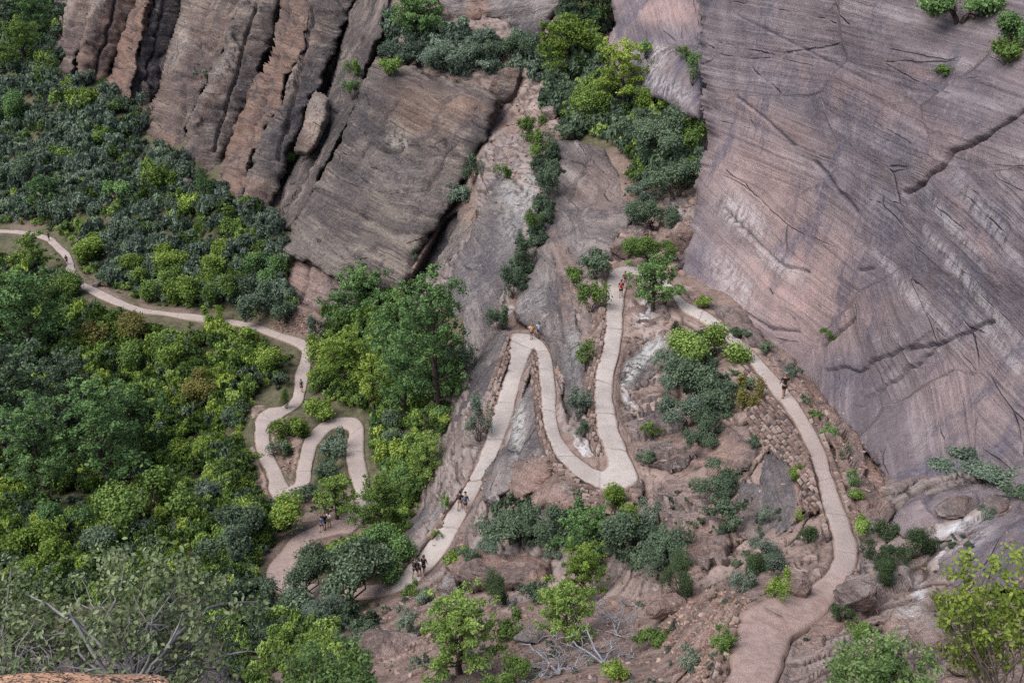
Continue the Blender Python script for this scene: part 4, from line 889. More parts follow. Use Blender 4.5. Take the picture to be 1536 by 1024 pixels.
def mass(name, label, zones, n, size, mat, cat, form='shrub', seed=0, avoid=6, hk=.75, lod=0, extra_avoid=()):
    """ground cover nobody could count: one mesh of many small crowns"""
    g = np.random.default_rng(seed); Vs, Fs, Ts, Rs, o, got, tries = [], [], [], [], 0, 0, 0
    base = []
    for k in range(4):
        nc, nl, lf = [(22, 20, .10), (34, 26, .075)][lod]
        C, N, L, T, _ = leaf_cloud(nc, nl, lf, lobes=5, flat=.15, clump=(.16, .30), seed=seed * 10 + k)
        V, f, a = quads_to_mesh('m', C, N, L, L * .62, T); base.append((V, f, a['tint'][1]))
    while got < n and tries < n * 12:
        tries += 1
        z = zones[g.integers(len(zones))]; q = np.array(z, float)
        u, v = g.uniform(q[:, 0].min(), q[:, 0].max()), g.uniform(q[:, 1].min(), q[:, 1].max())
        U, Vv = np.array([u]), np.array([v])
        if sdist(U, Vv, q)[0] < 0: continue
        s = g.uniform(*size)
        if trail_sd(U, Vv)[0] > -(avoid + s * .3) or trail_sd(U, Vv - s * hk * .9)[0] > -3: continue
        if any(sdist(U, Vv, e)[0] > 0 for e in extra_avoid): continue
        # patchy: leave openings and drifts
        if vnoise(np.array([[u / 38, v / 30, seed]]), 4)[0] < -.62: continue
        p, nn = hit(u, v); w = wdist(p); r = s / 2 / F * w
        if nn.z < .35 and form == 'scrub' and name == 'far_scrub': continue
        V, f, t = base[g.integers(4)]
        a = g.uniform(0, 6.28); ca, sa = math.cos(a), math.sin(a)
        X = np.stack([V[:, 0] * ca - V[:, 1] * sa, V[:, 0] * sa + V[:, 1] * ca, V[:, 2]], 1) * [r, r, r * 2 * hk * g.uniform(.75, 1.3)] + np.array(p) - [0, 0, .08 * r]
        Vs.append(X); Fs.append(f + o); o += len(V); Ts.append(t); Rs.append(np.full(len(V), g.uniform(-.75, .75))); got += 1
    me = mesh_np(name, np.concatenate(Vs), np.concatenate(Fs), False, {'tint': ('FLOAT', np.concatenate(Ts)), 'vary': ('FLOAT', np.concatenate(Rs))})
    return tag(link(name, me, M[mat]), label, cat, kind='stuff')

# ---- masses
FARZ = [[(-40,-10),(96,-10),(90,130),(130,122),(166,140),(205,165),(240,215),(285,272),(345,296),(420,325),(432,420),(444,470),(330,468),(190,440),(130,400),(112,365),(60,332),(-40,332)]]
MIDZ = [[(-40,392),(40,396),(110,446),(250,490),(330,500),(430,530),(438,600),(380,608),(372,740),(430,770),(470,782),(405,820),(390,900),(300,900),(-40,920)]]
CENZ = [[(470,520),(520,470),(600,450),(690,520),(690,560),(665,640),(640,720),(600,800),(590,850),(560,860),(530,860),(480,815),(560,800),(570,740),(560,650),(540,610),(470,610),(450,600)]]
LOWZ = [[(420,870),(600,900),(560,940),(460,960),(400,930)], [(330,850),(420,870),(400,960),(300,930)], [(745,755),(860,770),(1000,790),(1020,860),(900,850),(835,822),(745,812)]]
GULZ = [[(830,30),(905,30),(905,100),(960,160),(1040,200),(1045,285),(950,290),(930,215),(850,205),(810,170),(820,110)]]
LEDZ = [[(575,40),(640,40),(800,75),(815,130),(780,115),(735,110),(690,118),(640,106),(570,92)]]
mass('far_scrub', 'haze tinted blue green scrub blanketing the far slope below the left cliff', FARZ, 800, (12, 48), 'teal', 'scrub', seed=1)
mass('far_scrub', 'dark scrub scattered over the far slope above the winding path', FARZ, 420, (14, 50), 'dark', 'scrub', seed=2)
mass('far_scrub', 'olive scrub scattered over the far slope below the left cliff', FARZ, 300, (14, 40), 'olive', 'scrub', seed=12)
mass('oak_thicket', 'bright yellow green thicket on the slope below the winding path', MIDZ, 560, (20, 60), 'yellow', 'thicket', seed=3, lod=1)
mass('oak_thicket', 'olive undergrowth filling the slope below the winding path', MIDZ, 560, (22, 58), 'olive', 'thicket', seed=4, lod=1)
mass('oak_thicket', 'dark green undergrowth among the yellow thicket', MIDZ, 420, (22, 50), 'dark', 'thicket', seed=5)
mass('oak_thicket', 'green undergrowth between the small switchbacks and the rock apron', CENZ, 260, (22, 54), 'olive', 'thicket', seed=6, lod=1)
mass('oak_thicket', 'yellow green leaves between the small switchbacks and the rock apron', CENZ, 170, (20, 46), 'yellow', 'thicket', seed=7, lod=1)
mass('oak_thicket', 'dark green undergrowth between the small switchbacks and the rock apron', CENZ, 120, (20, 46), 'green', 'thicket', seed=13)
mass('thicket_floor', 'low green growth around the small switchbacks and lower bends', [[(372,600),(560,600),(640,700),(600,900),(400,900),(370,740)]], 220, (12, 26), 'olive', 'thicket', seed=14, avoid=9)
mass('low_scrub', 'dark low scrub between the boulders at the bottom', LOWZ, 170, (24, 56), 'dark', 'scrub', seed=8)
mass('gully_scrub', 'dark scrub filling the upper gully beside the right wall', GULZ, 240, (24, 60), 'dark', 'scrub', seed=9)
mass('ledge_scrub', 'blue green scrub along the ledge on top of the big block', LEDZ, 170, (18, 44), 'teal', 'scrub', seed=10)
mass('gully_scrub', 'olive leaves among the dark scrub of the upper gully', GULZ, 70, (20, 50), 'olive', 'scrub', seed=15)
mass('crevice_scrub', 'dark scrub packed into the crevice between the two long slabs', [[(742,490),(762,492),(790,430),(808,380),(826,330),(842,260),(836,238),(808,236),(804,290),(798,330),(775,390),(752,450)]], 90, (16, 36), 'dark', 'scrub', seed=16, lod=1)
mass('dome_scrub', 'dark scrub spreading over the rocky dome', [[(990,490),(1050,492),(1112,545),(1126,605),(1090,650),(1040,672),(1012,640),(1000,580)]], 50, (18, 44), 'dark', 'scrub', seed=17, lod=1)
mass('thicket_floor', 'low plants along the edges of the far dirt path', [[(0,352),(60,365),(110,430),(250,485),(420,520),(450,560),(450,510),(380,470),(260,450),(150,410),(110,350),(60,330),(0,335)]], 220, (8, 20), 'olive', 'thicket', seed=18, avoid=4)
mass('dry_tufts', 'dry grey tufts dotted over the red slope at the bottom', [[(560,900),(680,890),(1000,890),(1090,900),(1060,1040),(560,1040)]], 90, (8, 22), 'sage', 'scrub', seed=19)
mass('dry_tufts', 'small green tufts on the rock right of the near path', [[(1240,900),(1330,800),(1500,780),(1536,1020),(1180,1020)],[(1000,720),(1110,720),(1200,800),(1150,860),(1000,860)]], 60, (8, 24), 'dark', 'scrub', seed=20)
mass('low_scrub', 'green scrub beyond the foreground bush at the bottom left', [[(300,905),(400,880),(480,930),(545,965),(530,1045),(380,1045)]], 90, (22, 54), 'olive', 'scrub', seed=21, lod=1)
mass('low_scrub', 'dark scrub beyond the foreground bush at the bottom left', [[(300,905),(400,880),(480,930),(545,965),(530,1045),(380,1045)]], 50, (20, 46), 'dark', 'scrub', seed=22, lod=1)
# ---- individual plants: (u, v, width, height, form, leaves, name, label, category)
PL = [
 # far left slope
 (84,330,46,40,'shrub','dark','dark_bush','dark bush just above the path where it enters at the left edge','shrub'),
 (54,414,46,58,'tree','olive','small_tree','olive green tree standing in front of the path at the far left','tree'),
 (128,172,52,44,'shrub','yellow','oak_shrub','yellow oak shrub at the foot of the leftmost rib of the cliff','shrub'),
 (108,140,26,26,'shrub','yellow','oak_shrub','little yellow shrub pressed against the leftmost cliff rib','shrub'),
 (243,298,54,58,'shrub','yellow','oak_shrub','bright yellow green shrub alone in blue green scrub under the cliff','shrub'),
 (310,304,38,72,'upright','green','slender_tree','slender mid green tree right of the bright shrub under the cliff','tree'),
 (288,322,46,36,'shrub','yellow','oak_shrub','low yellow shrub below the slender mid green tree','shrub'),
 (348,352,48,48,'shrub','olive','oak_shrub','olive shrub at the foot of the thick dark fronted rib','shrub'),
 (405,345,34,34,'scrub','teal','scrub_bush','blue green bush at the lower right corner of the thick dark rib','shrub'),
 (222,172,20,36,'shrub','teal','scrub_bush','tiny blue green bush in the notch beside the rounded streaked rib','shrub'),
 (305,118,22,16,'scrub','teal','scrub_bush','tiny bush growing on the face of the rounded streaked rib','shrub'),
 (440,248,26,26,'shrub','olive','oak_shrub','small olive shrub under the pale detached pillar','shrub'),
 (535,115,24,30,'shrub','olive','oak_shrub','small shrub high in the crack left of the big block','shrub'),
 (530,150,24,34,'shrub','green','oak_shrub','small green shrub lower in the crack left of the big block','shrub'),
 (140,392,66,46,'shrub','yellow','oak_shrub','bright yellow oak beside the upper bend of the winding path','shrub'),
 (165,425,44,30,'shrub','dark','dark_bush','dark bush between the bright yellow oak and the path','shrub'),
 (30,280,60,50,'shrub','dark','dark_bush','large dark bush at the left edge halfway up the far slope','shrub'),
 (72,318,48,48,'tree','green','small_tree','small green tree behind the dark bush near the left edge','tree'),
 (25,60,80,80,'tree','dark','dark_tree','dark tree in the upper left corner','tree'),
 (60,75,60,70,'tree','green','small_tree','green tree in the upper left corner nearest the cliff','tree'),
 (72,130,40,60,'shrub','olive','oak_shrub','olive bush under the upper left corner trees beside the cliff','shrub'),
 (205,420,62,44,'shrub','yellow','oak_shrub','leftmost of the yellow oaks in the band above the path','shrub'),
 (248,440,60,46,'shrub','olive','oak_shrub','olive oak second from left in the band above the path','shrub'),
 (296,452,70,54,'shrub','yellow','oak_shrub','broad yellow oak in the middle of the band above the path','shrub'),
 (262,402,60,40,'shrub','yellow','oak_shrub','yellow oak in the upper row of the band above the path','shrub'),
 (345,448,60,50,'shrub','olive','oak_shrub','olive oak right of the broad yellow oak above the path','shrub'),
 (336,402,64,48,'shrub','yellow','oak_shrub','yellow oak behind the olive oak above the path','shrub'),
 (390,468,70,60,'shrub','dark','dark_bush','large dark bush above the path before the red gully','shrub'),
 (400,425,60,50,'shrub','green','oak_shrub','green oak behind the large dark bush below the cliff corner','shrub'),
 (430,482,44,40,'shrub','dark','dark_bush','dark bush at the edge of the red gully','shrub'),
 (318,489,34,34,'shrub','yellow','oak_shrub','round yellow shrub half hiding the winding path','shrub'),
 (40,110,60,70,'tree','olive','small_tree','olive tree between the two upper left corner trees','tree'),
 (20,190,60,60,'shrub','green','dark_bush','green bush at the left edge below the upper left trees','shrub'),
 (100,250,40,34,'shrub','olive','oak_shrub','olive bush in the middle of the blue green far slope','shrub'),
 (180,300,44,36,'shrub','green','oak_shrub','green bush in the blue green scrub left of the bright shrub','shrub'),
 (160,215,40,30,'shrub','olive','oak_shrub','olive bush on the far slope below the narrow pale edged rib','shrub'),
 # mid left trees
 (55,560,120,140,'tree','green','leafy_tree','tall shaded green tree at the left edge below the path','tree'),
 (20,700,150,170,'tree','dark','dark_tree','big dark tree at the left edge in the middle of the picture','tree'),
 (75,760,90,150,'tree','green','leafy_tree','green tree in front of the big dark tree at the left edge','tree'),
 (165,740,120,150,'tree','green','leafy_tree','broad green tree right of the dark hollow','tree'),
 (110,640,90,100,'tree','dark','dark_tree','dark tree in the shaded hollow between the left trees','tree'),
 (205,700,90,110,'tree','green','leafy_tree','green tree standing behind the broad tree by the dark hollow','tree'),
 (230,790,110,90,'shrub','olive','oak_shrub','olive oak at the foot of the broad green tree','shrub'),
 (92,800,70,60,'shrub','green','oak_shrub','blue green rounded bush below the left edge trees','shrub'),
 (100,450,60,50,'shrub','olive','oak_shrub','olive shrub just below the path beside the far left tree','shrub'),
 (230,560,70,60,'shrub','olive','oak_shrub','olive shrub on the open thicket slope left of centre','shrub'),
 (190,520,80,60,'shrub','rust','brown_shrub','brownish olive shrub in the thicket just below the path','shrub'),
 (275,560,50,60,'shrub','yellow','oak_shrub','yellow shrub in the middle of the thicket slope','shrub'),
 (375,520,54,44,'shrub','yellow','oak_shrub','yellow shrub just under the straight part of the path','shrub'),
 (405,560,60,50,'shrub','yellow','oak_shrub','yellow shrub left of the hiker above the small switchbacks','shrub'),
 (310,600,60,50,'shrub','rust','brown_shrub','brownish shrub in the middle of the thicket','shrub'),
 (300,690,60,44,'shrub','yellow','oak_shrub','yellow shrub low in the thicket left of the small switchbacks','shrub'),
 (345,640,44,38,'shrub','dark','dark_bush','dark round bush in the thicket left of the small switchbacks','shrub'),
 (310,760,46,46,'shrub','teal','scrub_bush','rounded blue green bush below the thicket left of the small switchbacks','shrub'),
 (400,800,90,70,'shrub','yellow','oak_shrub','large yellow oak left of the lowest bend of the dirt path','shrub'),
 (350,830,90,70,'shrub','dark','dark_bush','large dark bush beside the large yellow oak','shrub'),
 (60,850,90,60,'shrub','yellow','oak_shrub','yellow shrub at the left edge above the grey foreground bush','shrub'),
 (170,830,90,60,'shrub','dark','dark_bush','dark shrub behind the crown of the grey foreground bush','shrub'),
 # small switchbacks
 (430,612,24,42,'upright','olive','oak_shrub','narrow bush at the inside of the bend by the hiker','shrub'),
 (480,628,50,36,'shrub','yellow','oak_shrub','yellow bush on the ridge above the middle small leg','shrub'),
 (448,655,54,42,'shrub','yellow','oak_shrub','yellow bush between the first and second small legs','shrub'),
 (428,684,34,34,'shrub','dark','dark_bush','dark bush on the rubble between the first two small legs','shrub'),
 (500,678,46,42,'shrub','teal','scrub_bush','blue green bush inside the top of the small switchback','shrub'),
 (492,712,40,42,'shrub','dark','dark_bush','darker bush below the blue green bush in the small switchback','shrub'),
 (505,778,56,60,'tree','olive','oak_tree','olive oak tree hiding the path beneath the small switchback','tree'),
 (432,766,76,34,'shrub','dark','dark_bush','dark bush over the lower bend of the small switchback','shrub'),
 (562,628,52,92,'tree','yellow','oak_tree','thin yellow tree with a bare trunk by the bend of the small switchback','tree'),
 (495,560,70,70,'shrub','yellow','oak_shrub','yellow bush right of the hiker above the small switchbacks','shrub'),
 (482,522,46,66,'upright','teal','juniper','dark blue green tree beside the red gully','tree'),
 (642,724,58,66,'tree','olive','oak_tree','olive tree against the smooth rock apron','tree'),
 (590,698,52,52,'shrub','yellow','oak_shrub','yellow bush right of the last small leg','shrub'),
 (572,806,76,86,'tree','olive','oak_tree','full green tree at the end of the dirt path','tree'),
 (606,760,48,56,'tree','green','oak_tree','green tree between the full tree and the rock apron','tree'),
 (580,850,80,60,'shrub','green','oak_shrub','green bush below the full tree at the end of the dirt path','shrub'),
 (505,850,70,46,'shrub','yellow','oak_shrub','yellow leafy bush just below the hikers on the dirt path','shrub'),
 # tree group under the big block
 (548,478,92,72,'tree','green','leafy_tree','pale green tree at the foot of the soft pink rock','tree'),
 (600,560,90,110,'tree','green','leafy_tree','green tree in the group under the undercut face','tree'),
 (656,632,116,196,'tree','green','leafy_tree','tallest green tree in the group left of the grey slab','tree'),
 (610,630,80,130,'tree','green','leafy_tree','leafy tree directly left of the tallest green tree','tree'),
 (520,585,80,80,'tree','yellow','oak_tree','yellow green tree left of the group under the big block','tree'),
 (690,560,44,56,'shrub','dark','dark_bush','dark bush right of the tallest green tree','shrub'),
 (590,660,60,50,'shrub','dark','dark_bush','dark bush below the leafy tree group','shrub'),
 # crevices in the middle
 (720,662,42,80,'scrub','teal','scrub_bush','blue green bush in the crease left of the lower path leg','shrub'),
 (752,492,36,46,'shrub','dark','dark_bush','dark bush at the left corner of the middle switchback','shrub'),
 (770,448,34,60,'scrub','dark','dark_bush','lowest dark bush in the crevice between the two long slabs','shrub'),
 (785,405,34,66,'scrub','dark','dark_bush','middle dark bush in the crevice between the two long slabs','shrub'),
 (800,360,34,50,'scrub','olive','oak_shrub','olive bush in the crevice between the two long slabs','shrub'),
 (822,305,40,70,'scrub','dark','dark_bush','tall dark bush at the head of the crevice','shrub'),
 (812,240,40,50,'scrub','olive','oak_shrub','olive bush above the crevice','shrub'),
 (712,275,34,50,'scrub','dark','dark_bush','dark bush under the right corner of the big block','shrub'),
 (690,305,46,36,'scrub','teal','scrub_bush','blue green bush above the rounded brown lip','shrub'),
 (760,268,26,26,'shrub','olive','oak_shrub','small olive bush on the pale striped rock','shrub'),
 (625,392,16,20,'scrub','dark','dark_bush','tiny dark bush in the seam of the undercut face','shrub'),
 # by the upper switchback
 (892,418,56,50,'scrub','dark','dark_bush','dark bush left of the top of the upper switchback','shrub'),
 (886,468,44,56,'shrub','olive','oak_shrub','yellow olive bush hanging beside the upper path leg','shrub'),
 (862,425,30,28,'shrub','olive','oak_shrub','small olive bush on the slab left of the upper path leg','shrub'),
 (980,466,72,76,'tree','green','oak_shrub','full green bush right of the top of the upper switchback','shrub'),
 (878,558,34,44,'tree','olive','small_tree','sapling standing between the middle and upper path legs','tree'),
 (868,630,42,58,'scrub','teal','scrub_bush','blue green bush between the middle and upper path legs','shrub'),
 (878,655,30,30,'scrub','dark','dark_bush','dark bush below the blue green bush between two path legs','shrub'),
 (1014,535,42,64,'upright','juniper','juniper','dark upright juniper on the rocky dome beside the white streak','tree'),
 (1062,548,92,66,'shrub','olive','oak_shrub','olive bush crowning the rocky dome','shrub'),
 (1015,580,70,50,'scrub','teal','scrub_bush','blue green bush below the upright juniper on the dome','shrub'),
 (1062,600,90,60,'scrub','dark','dark_bush','dark bush below the olive bush on the dome','shrub'),
 (1116,615,44,60,'shrub','rust','brown_shrub','brownish olive bush at the right side of the dome by the stone wall','shrub'),
 (1035,640,76,56,'scrub','teal','scrub_bush','large blue green bush low on the dome','shrub'),
 (1058,668,60,50,'scrub','dark','dark_bush','lowest dark bush on the dome','shrub'),
 (975,650,30,24,'scrub','olive','oak_shrub','small bush on the ledges right of the upper path leg','shrub'),
 (970,692,34,24,'scrub','dark','dark_bush','small bush below the ledges near the lowest bend','shrub'),
 (1082,742,66,46,'scrub','dark','dark_bush','olive dark bush on the pink rock below the dome','shrub'),
 (1086,788,56,46,'scrub','dark','dark_bush','dark bush directly below the bush on the pink rock','shrub'),
 (1130,672,24,20,'scrub','dark','dark_bush','tiny bush under the tall stone wall','shrub'),
 (1188,720,32,24,'shrub','yellow','oak_shrub','bright green tuft at the foot of the tall stone wall','shrub'),
 (1145,782,26,28,'scrub','sage','sage_bush','grey bush in the groove of the grey slab','shrub'),
 (1198,782,18,24,'scrub','olive','oak_shrub','small bush beside the path wall at the grey slab','shrub'),
 # upper gully
 (850,112,88,74,'tree','yellow','oak_tree','bright yellow oak beside the overhanging block','tree'),
 (900,52,84,90,'tree','green','leafy_tree','green tree at the head of the gully','tree'),
 (870,40,60,70,'tree','dark','dark_tree','dark tree behind the bright oak at the head of the gully','tree'),
 (930,168,86,90,'tree','yellow','oak_tree','tall yellow green tree in the middle of the gully','tree'),
 (885,185,60,60,'shrub','olive','oak_shrub','olive bush left of the tall yellow green tree in the gully','shrub'),
 (985,178,60,52,'shrub','yellow','oak_shrub','yellow bush under the pink alcove','shrub'),
 (1010,180,36,40,'shrub','green','oak_shrub','rounded light green bush below the pink alcove','shrub'),
 (1005,240,90,76,'scrub','dark','dark_bush','large dark bush in the gully beside the right wall','shrub'),
 (1040,235,50,60,'shrub','olive','oak_shrub','olive bush against the edge of the right wall','shrub'),
 (960,222,70,50,'scrub','dark','dark_bush','dark bush left of the large dark bush in the gully','shrub'),
 (1015,295,80,60,'scrub','dark','dark_bush','dark bush at the lower end of the gully','shrub'),
 (965,300,50,36,'scrub','teal','scrub_bush','blue green bush on the orange soil below the gully','shrub'),
 (980,345,60,50,'scrub','dark','dark_bush','dark bush above the brown ledges over the path top','shrub'),
 (975,392,60,44,'scrub','olive','oak_shrub','olive bush directly above the top of the upper switchback','shrub'),
 (838,165,40,40,'scrub','dark','dark_bush','dark bush below the bright yellow oak','shrub'),
 (850,210,50,30,'scrub','dark','dark_bush','dark bush on top of the long slab','shrub'),
 (800,210,40,44,'scrub','olive','oak_shrub','olive bush right of the big perched boulder','shrub'),
 (970,88,28,30,'shrub','green','oak_shrub','small green bush on the alcove rock','shrub'),
 (1030,92,26,26,'shrub','olive','oak_shrub','small olive bush at the top of the seam by the right wall','shrub'),
 (1040,128,30,56,'shrub','green','oak_shrub','green bush in the seam between the alcove and the right wall','shrub'),
 # ledge on the block
 (632,62,76,62,'tree','green','leafy_tree','green tree on the ledge above the big block','tree'),
 (610,98,60,46,'scrub','teal','scrub_bush','blue green bush at the left end of the ledge','shrub'),
 (655,102,66,46,'scrub','teal','scrub_bush','blue green bush in the middle of the ledge','shrub'),
 (708,108,64,46,'scrub','teal','scrub_bush','blue green bush left of the perched boulder on the ledge','shrub'),
 (765,98,60,50,'scrub','dark','dark_bush','dark bush behind the perched boulder','shrub'),
 (585,115,40,30,'shrub','olive','oak_shrub','olive bush at the left tip of the big block','shrub'),
 (735,80,50,40,'scrub','teal','scrub_bush','blue green bush below the banded overhanging block','shrub'),
 # right wall
 (1440,30,110,46,'shrub','green','oak_shrub','long green bush at the top of the right wall','shrub'),
 (1515,72,70,56,'shrub','green','oak_shrub','green bush in the upper right corner','shrub'),
 (1508,96,52,40,'shrub','olive','oak_shrub','olive bush hanging below the upper right corner bush','shrub'),
 (1418,114,34,18,'scrub','olive','oak_shrub','small bush on the pink ledge of the right wall','shrub'),
 (1243,508,28,18,'scrub','olive','oak_shrub','lone tuft on the bare right wall above the path','shrub'),
 (1468,724,110,44,'scrub','teal','scrub_bush','long blue green bush at the foot of the right wall','shrub'),
 (1525,742,46,24,'scrub','dark','dark_bush','dark bush on the ledges at the right edge','shrub'),
 (1475,780,26,26,'scrub','sage','sage_bush','grey tuft on the ledge at the right','shrub'),
 # along the right path
 (1056,462,26,20,'shrub','yellow','oak_shrub','green tuft at the top of the right path','shrub'),
 (1112,508,32,20,'scrub','dark','dark_bush','dark tuft on the bank of the right path','shrub'),
 (1150,525,24,16,'scrub','dark','dark_bush','small dark tuft above the stone bank of the right path','shrub'),
 (1184,566,28,26,'scrub','sage','sage_bush','grey blue bush above the lone hiker','shrub'),
 (1211,606,20,18,'scrub','dark','dark_bush','dark tuft right of the lone hiker','shrub'),
 (1225,628,24,14,'scrub','olive','oak_shrub','olive tuft just below the lone hiker on the bank','shrub'),
 (1243,662,28,28,'shrub','green','oak_shrub','bright bush on the bank halfway down the right path','shrub'),
 (1262,690,20,26,'scrub','dark','dark_bush','dark tuft on the bank below the bright bush','shrub'),
 (1278,728,24,26,'shrub','green','oak_shrub','bright green bush on the bank low on the right path','shrub'),
 (1282,750,24,20,'shrub','olive','oak_shrub','olive tuft at the bottom of the bank by the right path','shrub'),
 (1296,800,36,30,'shrub','olive','oak_shrub','olive bush right of the path where it nears the bend','shrub'),
 (1322,806,46,32,'scrub','juniper','juniper','flat dark juniper at the end of the bank','shrub'),
 (1368,838,66,56,'upright','juniper','juniper','dark feathery juniper right of the path bend','shrub'),
 (1318,842,54,46,'upright','juniper','juniper','dark juniper leaning over the path bend','shrub'),
 (1328,872,60,48,'upright','juniper','juniper','lowest dark juniper beside the tilted grey rock','shrub'),
 (1262,932,32,32,'scrub','juniper','juniper','small dark bush below the tilted grey rock','shrub'),
 (1290,955,46,34,'scrub','olive','oak_shrub','olive bush on the rocks right of the path bottom','shrub'),
 (1120,862,60,50,'upright','juniper','juniper','dark juniper left of the path bend','shrub'),
 (1160,855,60,44,'scrub','teal','scrub_bush','blue green bush beside the dark juniper left of the bend','shrub'),
 (1108,888,40,40,'scrub','sage','sage_bush','grey dry bush below the dark juniper left of the bend','shrub'),
 (1165,892,40,48,'shrub','yellow','oak_shrub','bright yellow green bush at the left edge of the bend','shrub'),
 (1214,812,46,36,'upright','juniper','juniper','dark juniper against the wall just above the bend','shrub'),
 (1090,800,30,20,'scrub','dark','dark_bush','dark tuft on the rocks above the red scree','shrub'),
 (1085,975,46,40,'scrub','olive','oak_shrub','olive bush against the curb of the near path','shrub'),
 (1035,1000,40,34,'scrub','sage','sage_bush','grey green bush on the red scree left of the near path','shrub'),
 # bottom middle
 (792,806,104,56,'scrub','dark','dark_bush','broad dark bush under the boulders below the middle bend','shrub'),
 (838,800,80,60,'scrub','dark','dark_bush','dark bush directly under the triangular boulder','shrub'),
 (735,826,70,26,'scrub','teal','scrub_bush','blue green bush behind the long flat topped boulder','shrub'),
 (684,836,44,20,'shrub','yellow','oak_shrub','yellow green tuft between the lower path and the flat topped boulder','shrub'),
 (700,838,30,22,'scrub','dark','dark_bush','dark tuft at the edge of the lower path','shrub'),
 (828,838,24,20,'shrub','sage','sage_bush','pale tuft at the right end of the flat boulder','shrub'),
 (925,775,60,56,'shrub','yellow','oak_shrub','yellow bush below the curved stone wall','shrub'),
 (880,845,90,80,'tree','green','leafy_tree','green tree below the curved stone wall','tree'),
 (935,840,80,90,'shrub','dark','dark_bush','tall dark bush behind the green tree below the curved wall','shrub'),
 (985,850,80,80,'scrub','dark','dark_bush','wiry dark bush right of the green tree','shrub'),
 (930,830,34,66,'shrub','yellow','oak_shrub','thin yellow bush in front of the tall dark bush','shrub'),
 (1016,895,62,78,'upright','juniper','juniper','feathery juniper above the red scree','shrub'),
 (757,905,58,58,'upright','juniper','juniper','pointed dark juniper in front of the long flat topped boulder','shrub'),
 (800,900,44,36,'scrub','dark','dark_bush','dark bush right of the pointed juniper','shrub'),
 (872,900,70,78,'tree','yellow','oak_tree','yellow oak right of the flat boulder','tree'),
 (850,962,84,84,'tree','olive','oak_tree','olive oak in the middle at the bottom','tree'),
 (690,1010,112,112,'tree','olive','oak_tree','large olive oak at the bottom left of the dead branches','tree'),
 (762,955,50,46,'shrub','olive','oak_shrub','olive bush right of the large bottom oak','shrub'),
 (612,948,42,46,'scrub','sage','sage_bush','grey green bush on the red soil below the steps','shrub'),
 (520,915,130,84,'scrub','dark','dark_bush','wide dark bush left of the lower hikers','shrub'),
 (455,900,90,70,'scrub','dark','dark_bush','dark bush hiding the lowest bend of the dirt path','shrub'),
 (470,935,70,50,'scrub','teal','scrub_bush','blue green bush left of the red soil','shrub'),
 (545,870,60,50,'shrub','dark','dark_bush','dark bush right of the dirt path end','shrub'),
 (640,905,28,26,'shrub','teal','scrub_bush','small blue green bush just below the lower hikers','shrub'),
 (615,890,30,24,'shrub','olive','oak_shrub','small yellowish bush at the bottom of the paved path','shrub'),
 (545,965,50,34,'scrub','dark','dark_bush','dark bush above the arched boulder','shrub'),
 (970,795,36,54,'scrub','sage','sage_bush','tall grey bush below the corner of the curved wall','shrub'),
 (985,965,50,26,'scrub','olive','oak_shrub','low olive tuft beside the striped boulder','shrub'),
 (920,1020,40,34,'shrub','yellow','oak_shrub','yellow tuft at the bottom edge beside the dead branches','shrub'),
 (760,1030,60,44,'shrub','olive','oak_shrub','olive bush at the bottom edge left of the dead branches','shrub'),
 (665,772,20,44,'scrub','olive','oak_shrub','bushy strip beside the left edge of the lower path','shrub'),
 (655,810,16,20,'scrub','olive','oak_shrub','small tuft on the rubble left of the lower path','shrub'),
]
GROUPS = {'dark_bush': 'dark bushes on the slopes', 'oak_shrub': 'yellow green oak shrubs on the slopes', 'scrub_bush': 'blue green bushes on the slopes', 'small_tree': 'small trees along the path',
          'slender_tree': 'small trees along the path', 'dark_tree': 'shaded trees of the thicket', 'leafy_tree': 'green leafy trees', 'oak_tree': 'oak trees by the path', 'brown_shrub': 'brownish shrubs',
          'juniper': 'junipers on the rocks', 'sage_bush': 'grey bushes on the rocks'}
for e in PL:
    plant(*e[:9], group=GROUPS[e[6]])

# ------------------------------------------------------------------ foreground plants with leaves one can see
def leaves6(C, N, L, Wd, T):
    n = len(C); rnd = RNG.normal(size=(n, 3)); t = np.cross(N, rnd); t /= np.linalg.norm(t, axis=1)[:, None]; b = np.cross(N, t)
    L = L[:, None]; Wd = Wd[:, None]
    V = np.stack([C - t * L, C - t * L * .35 + b * Wd, C + t * L * .4 + b * Wd * .85, C + t * L, C + t * L * .4 - b * Wd * .85, C - t * L * .35 - b * Wd], 1)
    for k in (1, 2, 4, 5): V[:, k] += N * Wd * .35
    i = np.arange(n)[:, None] * 6
    f = np.concatenate([i + [0, 1, 2, 3], i + [0, 3, 4, 5]])
    return V.reshape(-1, 3), f, {'tint': ('FLOAT', np.repeat(T, 6)), 'vary': ('FLOAT', np.zeros(n * 6))}

